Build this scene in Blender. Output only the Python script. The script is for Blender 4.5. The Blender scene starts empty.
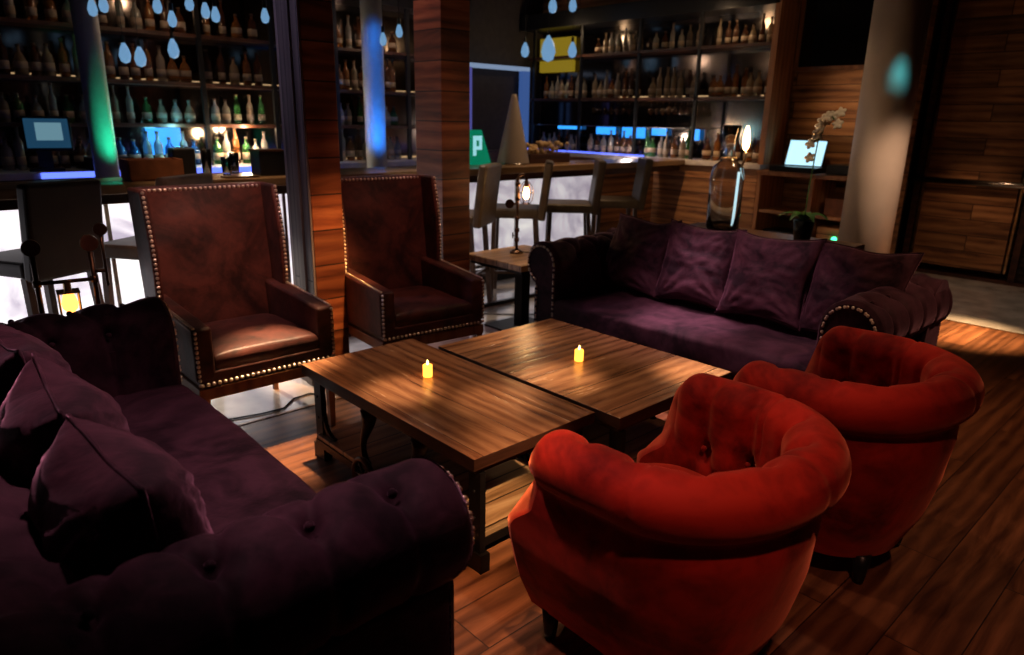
import bpy, bmesh, math, random
from mathutils import Vector, Matrix, noise
PI = math.pi
rnd = random.Random(7)
scn = bpy.context.scene
C = scn.collection

# ------------------------------------------------------------------ materials
def new_mat(name):
    m = bpy.data.materials.new(name); m.use_nodes = True
    nt = m.node_tree; nt.nodes.clear()
    o = nt.nodes.new('ShaderNodeOutputMaterial'); b = nt.nodes.new('ShaderNodeBsdfPrincipled')
    nt.links.new(b.outputs[0], o.inputs[0])
    return m, nt, b

def N(nt, t, **kw):
    n = nt.nodes.new(t)
    for k, v in kw.items():
        if k in n.inputs: n.inputs[k].default_value = v
        else: setattr(n, k, v)
    return n

def ramp(nt, fac, stops):
    r = nt.nodes.new('ShaderNodeValToRGB')
    e = r.color_ramp.elements
    while len(e) < len(stops): e.new(.5)
    for i, (p, c) in enumerate(stops):
        e[i].position = p; e[i].color = (*c, 1)
    nt.links.new(fac, r.inputs[0]); return r.outputs[0]

def coords(nt, order='xyz', scale=(1, 1, 1), rot=0):
    t = nt.nodes.new('ShaderNodeTexCoord'); s = nt.nodes.new('ShaderNodeSeparateXYZ'); c = nt.nodes.new('ShaderNodeCombineXYZ')
    nt.links.new(t.outputs['Object'], s.inputs[0])
    for i, a in enumerate(order): nt.links.new(s.outputs['xyz'.index(a)], c.inputs[i])
    m = nt.nodes.new('ShaderNodeMapping'); m.inputs['Scale'].default_value = scale; m.inputs['Rotation'].default_value = (0, 0, rot); m.inputs['Location'].default_value = (3.37, .045, 0)
    nt.links.new(c.outputs[0], m.inputs[0]); return m.outputs[0]

def mixc(nt, fac, a, b, mode='MIX'):
    m = nt.nodes.new('ShaderNodeMix'); m.data_type = 'RGBA'; m.blend_type = mode
    for s, v in ((0, fac), (6, a), (7, b)):
        if hasattr(v, 'links') or isinstance(v, bpy.types.NodeSocket): nt.links.new(v, m.inputs[s])
        else: m.inputs[s].default_value = v if s == 0 else (*v, 1)
    return m.outputs[2]

def plain(name, col, rough=.5, metal=0, spec=.5, var=.25, nscale=14, bump=0, coat=0, alpha=None, trans=0, ior=1.45):
    m, nt, b = new_mat(name)
    v = coords(nt)
    n = N(nt, 'ShaderNodeTexNoise', Scale=nscale, Detail=4.); nt.links.new(v, n.inputs['Vector'])
    d = tuple(c * (1 - var) for c in col); l = tuple(min(1, c * (1 + var)) for c in col)
    nt.links.new(ramp(nt, n.outputs[0], [(.3, d), (.7, l)]), b.inputs['Base Color'])
    b.inputs['Roughness'].default_value = rough; b.inputs['Metallic'].default_value = metal
    b.inputs['Specular IOR Level'].default_value = spec; b.inputs['Coat Weight'].default_value = coat
    b.inputs['Transmission Weight'].default_value = trans; b.inputs['IOR'].default_value = ior
    if bump:
        bp = N(nt, 'ShaderNodeBump', Strength=bump, Distance=.01); nt.links.new(n.outputs[0], bp.inputs['Height']); nt.links.new(bp.outputs[0], b.inputs['Normal'])
    return m

def glow(name, col, strength, base=(0, 0, 0)):
    m, nt, b = new_mat(name)
    b.inputs['Base Color'].default_value = (*base, 1)
    b.inputs['Emission Color'].default_value = (*col, 1); b.inputs['Emission Strength'].default_value = strength
    return m

def wood(name, cols, order='xyz', plank=(1.4, .14), gap=.004, grain=1., rough=.4, bump=.25, coat=0., rough_var=.15, offset=.37, tone=(.55, 1.25)):
    """planks run along the first axis of `order`; cols = dark, mid, light"""
    m, nt, b = new_mat(name)
    v = coords(nt, order)
    br = N(nt, 'ShaderNodeTexBrick', offset=offset)
    br.inputs['Color1'].default_value = (0, 0, 0, 1); br.inputs['Color2'].default_value = (1, 1, 1, 1); br.inputs['Mortar'].default_value = (0, 0, 0, 1)
    br.inputs['Scale'].default_value = 1; br.inputs['Mortar Size'].default_value = gap; br.inputs['Brick Width'].default_value = plank[0]
    br.inputs['Row Height'].default_value = plank[1]; br.inputs['Mortar Smooth'].default_value = .1
    nt.links.new(v, br.inputs['Vector'])
    # grain: stretched, warped noise shifted per plank
    mp = nt.nodes.new('ShaderNodeMapping'); mp.inputs['Scale'].default_value = (1.1 * grain, 9 * grain, 9 * grain); nt.links.new(v, mp.inputs[0])
    ad = nt.nodes.new('ShaderNodeVectorMath'); ad.operation = 'MULTIPLY_ADD'; ad.inputs[1].default_value = (9, 9, 9)
    nt.links.new(br.outputs['Color'], ad.inputs[0]); nt.links.new(mp.outputs[0], ad.inputs[2])
    n1 = N(nt, 'ShaderNodeTexNoise', Scale=1., Detail=7., Roughness=.62, Distortion=1.6); nt.links.new(ad.outputs[0], n1.inputs['Vector'])
    wv = N(nt, 'ShaderNodeTexWave', Scale=.42, Distortion=9., Detail=3., bands_direction='Y'); wv.inputs['Detail Scale'].default_value = .6
    mp2 = nt.nodes.new('ShaderNodeMapping'); mp2.inputs['Scale'].default_value = (.12, 1, 1); nt.links.new(ad.outputs[0], mp2.inputs[0]); nt.links.new(mp2.outputs[0], wv.inputs['Vector'])
    f = nt.nodes.new('ShaderNodeMath'); f.operation = 'MULTIPLY_ADD'; f.inputs[1].default_value = .2
    nt.links.new(wv.outputs['Fac'], f.inputs[0]); nt.links.new(n1.outputs[0], f.inputs[2])
    base = ramp(nt, f.outputs[0], [(.36, cols[0]), (.58, cols[1]), (.84, cols[2])])
    tone = ramp(nt, br.outputs['Color'], [(0, (tone[0],) * 3), (1, (tone[1],) * 3)])
    c = mixc(nt, 1., base, tone, 'MULTIPLY')
    c = mixc(nt, br.outputs['Fac'], c, tuple(x * .25 for x in cols[0]))
    nt.links.new(c, b.inputs['Base Color'])
    rr = nt.nodes.new('ShaderNodeMath'); rr.operation = 'MULTIPLY_ADD'; rr.inputs[1].default_value = rough_var * 2; rr.inputs[2].default_value = rough - rough_var
    nt.links.new(n1.outputs[0], rr.inputs[0]); nt.links.new(rr.outputs[0], b.inputs['Roughness'])
    b.inputs['Coat Weight'].default_value = coat; b.inputs['Coat Roughness'].default_value = .25
    h = nt.nodes.new('ShaderNodeMath'); h.operation = 'SUBTRACT'; nt.links.new(f.outputs[0], h.inputs[0]); nt.links.new(br.outputs['Fac'], h.inputs[1])
    bp = N(nt, 'ShaderNodeBump', Strength=bump, Distance=.006); nt.links.new(h.outputs[0], bp.inputs['Height']); nt.links.new(bp.outputs[0], b.inputs['Normal'])
    return m

def velvet(name, dark, light, sheen=(1, .6, .8), sw=.6, scale=3.2, wrinkle=.25):
    m, nt, b = new_mat(name)
    v = coords(nt)
    n = N(nt, 'ShaderNodeTexNoise', Scale=scale, Detail=5., Roughness=.6, Distortion=1.2); nt.links.new(v, n.inputs['Vector'])
    n2 = N(nt, 'ShaderNodeTexNoise', Scale=scale * 7, Detail=3., Distortion=.6); nt.links.new(v, n2.inputs['Vector'])
    a = nt.nodes.new('ShaderNodeMath'); a.operation = 'MULTIPLY_ADD'; a.inputs[1].default_value = .3
    nt.links.new(n2.outputs[0], a.inputs[0]); nt.links.new(n.outputs[0], a.inputs[2])
    nt.links.new(ramp(nt, a.outputs[0], [(.5, dark), (.78, light)]), b.inputs['Base Color'])
    b.inputs['Roughness'].default_value = .75; b.inputs['Specular IOR Level'].default_value = .15
    b.inputs['Sheen Weight'].default_value = sw; b.inputs['Sheen Roughness'].default_value = .35; b.inputs['Sheen Tint'].default_value = (*sheen, 1)
    bp = N(nt, 'ShaderNodeBump', Strength=wrinkle, Distance=.02); nt.links.new(a.outputs[0], bp.inputs['Height']); nt.links.new(bp.outputs[0], b.inputs['Normal'])
    return m

M = {}
M['floor'] = wood('floor_wood', [(.06, .02, .009), (.14, .052, .021), (.26, .1, .04)], plank=(1.5, .19), gap=.002, rough=.36, bump=.2, grain=1.3, tone=(.6, 1.3))
M['table'] = wood('table_wood', [(.10, .038, .018), (.20, .085, .04), (.32, .155, .075)], 'yxz', plank=(9, .21), gap=.0012, rough=.24, bump=.35, rough_var=.1, grain=1.5, tone=(.85, 1.1))
M['table_cross'] = wood('table_wood_cross', [(.11, .046, .022), (.22, .10, .048), (.34, .175, .088)], 'xyz', plank=(9, .22), gap=.0025, rough=.24, bump=.35, rough_var=.1, grain=1.4, tone=(.8, 1.1))
M['pillar'] = wood('pillar_wood', [(.06, .014, .006), (.2, .055, .02), (.36, .13, .05)], 'xzy', plank=(2.2, .19), rough=.5)
M['pillar_side'] = wood('pillar_wood_side', [(.06, .014, .006), (.2, .055, .02), (.36, .13, .05)], 'yzx', plank=(2.2, .19), rough=.5)
M['weathered'] = wood('weathered_grey_wood', [(.05, .04, .045), (.12, .1, .1), (.2, .17, .17)], 'zyx', plank=(4, .07), rough=.6)
M['cladding'] = wood('cladding_wood', [(.1, .035, .015), (.34, .15, .06), (.55, .28, .12)], 'yzx', plank=(1.5, .16), rough=.5)
M['cladding_x'] = wood('cladding_wood_x', [(.1, .035, .015), (.34, .15, .06), (.55, .28, .12)], 'xzy', plank=(1.5, .16), rough=.5)
M['darkwood'] = wood('dark_wood', [(.02, .007, .004), (.06, .02, .01), (.11, .04, .02)], 'xzy', plank=(3, .3), gap=.001, rough=.45)
M['shelfwood'] = wood('shelf_wood', [(.03, .012, .008), (.08, .035, .02), (.13, .06, .03)], 'yxz', plank=(5, .5), gap=.0, rough=.4)
M['endtop'] = wood('end_table_wood', [(.16, .08, .03), (.36, .2, .09), (.5, .32, .16)], 'xyz', plank=(3, .12), rough=.35)
M['bartop'] = wood('bar_top_wood', [(.14, .08, .04), (.3, .18, .09), (.42, .28, .16)], 'xyz', plank=(3, .2), gap=.001, rough=.3)
M['legwood'] = wood('leg_wood', [(.2, .07, .028), (.4, .17, .07), (.5, .25, .11)], 'zxy', plank=(3, .4), gap=0, rough=.4)
M['purple'] = velvet('purple_velvet', (.012, .004, .008), (.062, .022, .036), sheen=(.8, .45, .65), sw=.35)
M['pillow'] = velvet('pillow_velvet', (.016, .006, .011), (.082, .028, .044), sheen=(.9, .45, .65), sw=.4, scale=4)
M['red'] = velvet('red_velvet', (.11, .004, .003), (.46, .022, .011), sheen=(1, .3, .16), sw=.65, scale=2.6, wrinkle=.12)
M['leather'] = velvet('brown_leather', (.022, .006, .005), (.105, .028, .02), sheen=(1, .6, .5), sw=.05, scale=3.5, wrinkle=.15)
for k in M['leather'].node_tree.nodes:
    if k.type == 'BSDF_PRINCIPLED': k.inputs['Roughness'].default_value = .5; k.inputs['Specular IOR Level'].default_value = .5
M['iron'] = plain('black_iron', (.02, .016, .015), .45, .8)
M['pipe'] = plain('dark_bronze_pipe', (.09, .05, .03), .35, .9)
M['brass'] = plain('aged_brass', (.6, .42, .22), .28, 1.)
M['nail'] = plain('antique_nailhead', (.85, .72, .6), .35, .8)
M['black'] = plain('black_plastic', (.008, .008, .009), .35)
M['stoolfab'] = plain('olive_leather', (.1, .075, .05), .5, bump=.1)
M['stooldark'] = plain('dark_stool_leather', (.02, .012, .01), .5)
M['stoolleg'] = plain('stool_leg_wood', (.09, .06, .045), .4)
M['tile'] = plain('pale_stone_tile', (.5, .45, .4), .16, spec=1., var=.3, nscale=5, bump=.08, coat=.6)
M['plaster'] = plain('cream_plaster', (.5, .4, .32), .42, var=.1, nscale=4, bump=.05)
M['green_plaster'] = plain('pale_plaster', (.5, .5, .48), .5, var=.08)
M['darkwall'] = plain('dark_painted_wall', (.03, .022, .02), .7)
M['ceiling'] = plain('dark_ceiling', (.02, .016, .015), .8)
M['mirror'] = plain('smoked_mirror', (.12, .1, .09), .12, 1.0, var=.2)
M['steel'] = plain('brushed_steel', (.5, .48, .45), .25, 1.)
M['counter'] = plain('pale_counter_stone', (.55, .5, .5), .3, var=.15)
M['led_blue'] = glow('blue_led', (.1, .16, 1), 2.2)
M['led_sky'] = glow('sky_blue_led', (.03, .3, 1), 1.6)
M['led_white'] = glow('warm_led', (1, .62, .3), .5)
M['bulb'] = glow('bulb_glow', (1, .55, .2), 40)
M['edison'] = glow('cool_bulb_glow', (.16, .33, .55), .9)
M['candle'] = glow('candle_glow', (1, .33, .03), 5)
M['candle_top'] = glow('candle_flame', (1, .7, .2), 10)
M['screen'] = glow('laptop_screen', (.5, .85, 1), 1.3)
M['possc'] = glow('blue_monitor_screen', (.01, .045, .09), 1.)
M['possc2'] = glow('pale_monitor_window', (.12, .24, .3), 1.)
M['green_led'] = glow('green_indicator', (.05, 1, .4), 5)
M['red_led'] = glow('red_indicator', (1, .12, .05), 2.)
M['amber'] = glow('amber_lightbox', (.7, .48, .03), .3)
M['leaf'] = plain('green_leaf', (.08, .2, .04), .4)
M['petal'] = plain('cream_petal', (.75, .6, .42), .5)
M['dried'] = plain('dried_flowers', (.35, .24, .12), .7)
M['wax'] = plain('wax', (.8, .5, .25), .5)
def glassmat(name, col, rough=.05):
    m, nt, b = new_mat(name); b.inputs['Base Color'].default_value = (*col, 1); b.inputs['Transmission Weight'].default_value = 1
    b.inputs['Roughness'].default_value = rough; b.inputs['IOR'].default_value = 1.35; return m
M['glass'] = glassmat('clear_glass', (.9, .88, .85)); M['ambglass'] = glassmat('amber_glass', (.95, .75, .5))

def panel_mat(st=1.):
    m, nt, b = new_mat('backlit_onyx_panel')
    v = coords(nt, 'xzy')
    n = N(nt, 'ShaderNodeTexNoise', Scale=2.2, Detail=6., Roughness=.6, Distortion=1.5); nt.links.new(v, n.inputs['Vector'])
    c = ramp(nt, n.outputs[0], [(.3, (.3, .26, .34)), (.5, (.62, .57, .62)), (.7, (.9, .86, .82))])
    nt.links.new(c, b.inputs['Emission Color']); b.inputs['Emission Strength'].default_value = st
    b.inputs['Base Color'].default_value = (.5, .48, .45, 1); b.inputs['Roughness'].default_value = .3
    return m
BOT = {}
for k, c in dict(amber=(.4, .15, .04), clear=(.5, .46, .4), green=(.05, .2, .05), brown=(.14, .05, .02), blue=(.05, .2, .55), cream=(.5, .38, .26)).items():
    m = plain('bottle_' + k, c, .12, var=.1, trans=.6); BOT[k] = m
M['label'] = plain('paper_label', (.34, .26, .19), .7); M['cap'] = plain('bottle_cap', (.12, .08, .05), .3, .5)

# ------------------------------------------------------------------ mesh helpers
class MB:
    def __init__(s): s.v = []; s.f = []; s.mi = []; s.m = 0
    def add(s, vs, fs):
        o = len(s.v); s.v += [tuple(v) for v in vs]; s.f += [tuple(i + o for i in f) for f in fs]; s.mi += [s.m] * len(fs)
        return s
    def box(s, x0, x1, y0, y1, z0, z1, T=None):
        vs = [Vector((x, y, z)) for z in (z0, z1) for y in (y0, y1) for x in (x0, x1)]
        if T: vs = [T @ v for v in vs]
        return s.add(vs, [(0, 2, 3, 1), (4, 5, 7, 6), (0, 1, 5, 4), (2, 6, 7, 3), (0, 4, 6, 2), (1, 3, 7, 5)])
    def beam(s, a, b, w, h=None, up=(0, 0, 1)):
        a = Vector(a); b = Vector(b); d = (b - a); L = d.length; d.normalize(); h = h or w
        u = Vector(up)
        if abs(d.dot(u)) > .95: u = Vector((1, 0, 0))
        x = d.cross(u).normalized(); y = x.cross(d).normalized()
        T = Matrix((( x.x, y.x, d.x, a.x), (x.y, y.y, d.y, a.y), (x.z, y.z, d.z, a.z), (0, 0, 0, 1)))
        return s.box(-w / 2, w / 2, -h / 2, h / 2, 0, L, T)
    def grid(s, fn, nu, nv, cu=False, cv=False, flip=False):
        vs = [fn(i / (nu if cu else nu - 1), j / (nv if cv else nv - 1)) for i in range(nu) for j in range(nv)]
        fs = []
        for i in range(nu if cu else nu - 1):
            for j in range(nv if cv else nv - 1):
                a = i * nv + j; b = ((i + 1) % nu) * nv + j; c = ((i + 1) % nu) * nv + (j + 1) % nv; d = i * nv + (j + 1) % nv
                fs.append((a, d, c, b) if flip else (a, b, c, d))
        return s.add(vs, fs)
    def lathe(s, prof, c=(0, 0, 0), n=24, T=None):
        c = Vector(c); vs = []; fs = []; k = len(prof)
        for i in range(n):
            a = 2 * PI * i / n
            for r, z in prof:
                p = Vector((r * math.cos(a), r * math.sin(a), z)) + c
                vs.append(T @ p if T else p)
        for i in range(n):
            for j in range(k - 1):
                a = i * k + j; b = ((i + 1) % n) * k + j
                fs.append((a, b, b + 1, a + 1))
        fs.append(tuple(i * k for i in range(n))[::-1]); fs.append(tuple(i * k + k - 1 for i in range(n)))
        return s.add(vs, fs)
    def cyl(s, a, b, r, r2=None, n=16):
        a = Vector(a); b = Vector(b); d = b - a; L = d.length; q = Vector((0, 0, 1)).rotation_difference(d)
        T = Matrix.Translation(a) @ q.to_matrix().to_4x4()
        return s.lathe([(r, 0), (r if r2 is None else r2, L)], n=n, T=T)
    def ball(s, c, r, n=12, sz=1., T=None):
        m = n // 2
        return s.lathe([(max(1e-4, r * math.sin(PI * j / m)), -r * sz * math.cos(PI * j / m)) for j in range(m + 1)], c, n, T)
    def tube(s, pts, r, n=8, closed=False):
        pts = [Vector(p) for p in pts]; k = len(pts); rs = r if isinstance(r, (list, tuple)) else [r] * k
        prev = None; rings = []
        for i, p in enumerate(pts):
            t = (pts[(i + 1) % k] - pts[i - 1]) if closed else (pts[min(i + 1, k - 1)] - pts[max(i - 1, 0)])
            t.normalize()
            if prev is None:
                prev = t.orthogonal().normalized()
            prev = (prev - t * prev.dot(t)).normalized(); bn = t.cross(prev)
            rings.append([p + (prev * math.cos(2 * PI * j / n) + bn * math.sin(2 * PI * j / n)) * rs[i] for j in range(n)])
        vs = [v for rg in rings for v in rg]; fs = []
        for i in range(k if closed else k - 1):
            for j in range(n):
                fs.append((i * n + j, i * n + (j + 1) % n, ((i + 1) % k) * n + (j + 1) % n, ((i + 1) % k) * n + j))
        if not closed:
            fs.append(tuple(range(n))[::-1]); fs.append(tuple((k - 1) * n + j for j in range(n)))
        return s.add(vs, fs)
    def ring(s, c, R, r, axis='x', n=32, m=8):
        c = Vector(c); pts = []
        for i in range(n):
            a = 2 * PI * i / n; u, v = R * math.cos(a), R * math.sin(a)
            pts.append(c + Vector({'x': (0, u, v), 'y': (u, 0, v), 'z': (u, v, 0)}[axis]))
        return s.tube(pts, r, m, True)

def tag(o, label=None, cat=None, group=None, kind=None):
    if label: o['label'] = label
    if cat: o['category'] = cat
    if group: o['group'] = group
    if kind: o['kind'] = kind
    return o

def mk(name, mb, mats, parent=None, smooth=False, bevel=0, bseg=2, loc=None, rotz=0, fix=True, sub=0):
    me = bpy.data.meshes.new(name); me.from_pydata(mb.v, [], mb.f)
    if not isinstance(mats, (list, tuple)): mats = [mats]
    for m in mats: me.materials.append(m)
    if any(mb.mi): me.polygons.foreach_set('material_index', mb.mi)
    if fix:
        bm = bmesh.new(); bm.from_mesh(me); bmesh.ops.remove_doubles(bm, verts=bm.verts, dist=1e-5); bmesh.ops.recalc_face_normals(bm, faces=bm.faces); bm.to_mesh(me); bm.free()
    if smooth: me.polygons.foreach_set('use_smooth', [True] * len(me.polygons))
    o = bpy.data.objects.new(name, me); C.objects.link(o)
    if parent: o.parent = parent
    if loc: o.location = loc
    o.rotation_euler.z = rotz
    if bevel:
        b = o.modifiers.new('bevel', 'BEVEL'); b.width = bevel; b.segments = bseg; b.limit_method = 'ANGLE'; b.angle_limit = .6
        b.harden_normals = False
    if sub:
        s_ = o.modifiers.new('subsurf', 'SUBSURF'); s_.levels = sub; s_.render_levels = sub
    return o

def thing(name, label, cat, loc=(0, 0, 0), rotz=0, group=None):
    o = bpy.data.objects.new(name, None); o.empty_display_size = .1; C.objects.link(o)
    o.location = loc; o.rotation_euler.z = rotz
    return tag(o, label, cat, group)

def kids(o): return [c for c in bpy.data.objects if c.parent is o]
def copy_tree(o, loc, rotz, label=None, group=None, par=None):
    c = o.copy(); C.objects.link(c); c.parent = par
    if par is None:
        c.location = loc; c.rotation_euler.z = rotz
        if label: c['label'] = label
        if group: c['group'] = group
    for k in kids(o): copy_tree(k, None, None, par=c)
    return c

def fbm(p, s=1.): return noise.noise(Vector(p) * s)

# ------------------------------------------------------------------ setting
def struct(name, mb, mat, **kw):
    o = mk(name, mb, mat, **kw); o['kind'] = 'structure'; return o

XL, XR, YB, YF = -2.6, 9.5, 7.25, -2.6
# lounge wood floor, stone floor of the bar zone (one step of material, same level)
struct('floor', MB().box(XL, 6.3, YF, 3.28, -.06, 0), M['floor'])
struct('floor', MB().box(XL, XR, 3.28, YB, -.06, 0), M['tile'])
struct('floor', MB().box(6.3, XR, YF, 3.28, -.06, 0), M['tile'])
struct('trim_1', MB().box(XL, 6.3, 3.27, 3.29, -.02, .004), M['legwood'])
struct('trim_2', MB().box(6.29, 6.31, YF, 3.27, -.02, .004), M['brass'])
struct('trim_3', MB().box(-.9, 5.9, 4.235, 4.27, -.02, .03), M['black'])
struct('ceiling', MB().box(XL, XR, YF, YB + .1, 3.2, 3.3), M['ceiling'])
struct('wall_back', MB().box(XL, XR, YB, YB + .12, -.06, 3.2), M['darkwall'])
struct('wall_left', MB().box(XL - .12, XL, YF, YB, -.06, 3.2), M['darkwall'])
struct('wall_front', MB().box(XL, XR, YF - .12, YF, -.06, 3.2), M['darkwall'])
struct('wall_right', MB().box(7.22, 7.34, 2.42, YB, -.06, 3.2), M['cladding'])
struct('wall_side', MB().box(7.34, XR, 2.95, 3.07, -.06, 3.2), M['darkwall'])
struct('wall_end', MB().box(XR, XR + .12, YF, 2.95, -.06, 3.2), M['cladding'])

# pillars
def pillar(label, x0, x1, y0, y1):
    t = thing('wooden_pillar', label, 'pillar', ((x0 + x1) / 2, (y0 + y1) / 2, 0))
    w, d = (x1 - x0) / 2, (y1 - y0) / 2
    o = mk('post', MB().box(-w, w, -d, d, 0, 3.2), [M['pillar'], M['pillar_side']], t, bevel=.004)
    for pl in o.data.polygons: pl.material_index = 1 if abs(pl.normal.x) > .5 else 0
    return t
p1 = pillar('reclaimed wood pillar between the two studded leather wing chairs', 1.75, 1.93, 3.44, 3.70)
mb = MB()
for i, (a, b, q) in enumerate(((3.445, 3.52, .012), (3.53, 3.60, .02), (3.61, 3.70, .012))): mb.box(-.09 - q, -.09, a - 3.57, b - 3.57, 0, 3.2)
mk('weathered_board', mb, M['weathered'], p1, bevel=.003)
p2 = pillar('reclaimed wood pillar behind the right-hand wing chair, beside the end table', 2.93, 3.17, 3.86, 4.16)

# round columns
def column(label, x, y, r, mat, name='round_column'):
    t = thing(name, label, 'column', (x, y, 0))
    mk('shaft', MB().lathe([(r, 0), (r, 3.2)], n=48), mat, t, smooth=False)
    for pl in t.children[0].data.polygons: pl.use_smooth = len(pl.vertices) == 4
    mk('collar', MB().lathe([(r + .012, 0), (r + .012, .1), (r + .002, .11)], n=48), M['darkwood'], t)
    return t
column('round cream column at right, behind the far purple sofa', 5.62, 2.08, .185, M['plaster'])
column('slim round column washed with green light, left behind the bar', 1.46, 6.2, .085, M['green_plaster'])
column('slim round column washed with blue light, seen between the two wooden pillars', 3.98, 6.35, .105, M['green_plaster'])

# ------------------------------------------------------------------ soft furniture
def tuft_field(buttons, sig=.035, depth=.02, creases=(), cw=.014, cd=.008):
    def f(a, b):
        h = 0
        for (p, q) in buttons:
            r2 = (a - p) ** 2 + (b - q) ** 2
            if r2 < .03: h -= depth * math.exp(-r2 / (2 * sig * sig))
        for (p, q, r, s_) in creases:
            dx, dy = r - p, s_ - q; L2 = dx * dx + dy * dy
            t = max(0, min(1, ((a - p) * dx + (b - q) * dy) / L2)); d2 = (a - p - t * dx) ** 2 + (b - q - t * dy) ** 2
            if d2 < .004: h -= cd * math.exp(-d2 / (2 * cw * cw))
        return h
    return f

def section_curve(pts, n):
    """resample polyline of (u,v) evenly; returns list of ((u,v), normal, s)"""
    P = [Vector((p[0], p[1])) for p in pts]; L = [0]
    for i in range(1, len(P)): L.append(L[-1] + (P[i] - P[i - 1]).length)
    out = []
    for k in range(n):
        s = L[-1] * k / (n - 1); i = 1
        while i < len(P) - 1 and L[i] < s: i += 1
        t = (s - L[i - 1]) / max(1e-9, L[i] - L[i - 1]); p = P[i - 1].lerp(P[i], t)
        out.append([p, None, s])
    for k in range(n):
        d = out[min(k + 1, n - 1)][0] - out[max(k - 1, 0)][0]; d.normalize()
        out[k][1] = Vector((-d.y, d.x))
    return out

def scroll_arm_section(w=.28, top=.78, r=.14, body=.2, z0=.1):
    pts = [(0, .30), (0.0, top - r - .03)]
    c = (r, top - r)
    for i in range(0, 21):
        a = math.radians(180 - i * 12.5); pts.append((c[0] + r * math.cos(a), c[1] + r * math.sin(a)))
    pts += [(body, top - 2 * r + .01), (body, z0)]
    return pts

def pillow(label, loc, rot, size=(.5, .5), thick=.17, seed=0, group=None, mat=None, name='velvet_pillow'):
    """thick along local x, width along y, height z, base at z=0"""
    t = thing(name, label, 'pillow', loc, 0, group); t.rotation_euler = rot
    w, h = size; sd = seed * 13.7
    def surf(side):
        def fn(i, j):
            u, v = 2 * i - 1, 2 * j - 1
            e = (1 - abs(u) ** 2.6) * (1 - abs(v) ** 2.6); e = max(0, e) ** .5
            pinch = 1 - .12 * (1 - v * v) * abs(u) ** 3; pinch2 = 1 - .12 * (1 - u * u) * abs(v) ** 3
            y = u * w / 2 * pinch; z = h / 2 + v * h / 2 * pinch2
            wr = .0
            # wrinkles radiating from corners and seams
            ang = math.atan2(v + (1 if v > 0 else -1) * .0 - .9 * (1 if v > 0 else -1), u - .9 * (1 if u > 0 else -1))
            cd = math.hypot(abs(u) - 1, abs(v) - 1)
            wr += .016 * math.sin(ang * 15 + sd + 3 * cd) * math.exp(-cd * 1.5)
            wr += .018 * fbm((u * 1.3 + sd, v * 1.5, side), 1.3) + .009 * fbm((u * 2 + sd, v * 7, side * 3.), 1.2)
            x = side * (thick / 2 * e + wr * e)
            dy = .02 * fbm((u + sd, v, 4), 1.1); dz = .02 * fbm((u, v + sd, 8), 1.1)
            return (x, y + dy, max(.0, z + dz) if v > -.999 else z + .012)
        return fn
    mb = MB(); mb.grid(surf(1), 40, 40); mb.grid(surf(-1), 40, 40, flip=True)
    mk('cushion_cover', mb, mat or M['pillow'], t, smooth=True)
    f = surf(1); pts = []
    for k in range(80):
        q = k / 20; s_ = int(q); r_ = q - s_
        i, j = [(r_, 0), (1, r_), (1 - r_, 1), (0, 1 - r_)][s_]
        p = f(i, j); pts.append((0, p[1], p[2]))
    mk('piping', MB().tube(pts, .005, 6, True), mat or M['pillow'], t, smooth=True)
    return t

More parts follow.
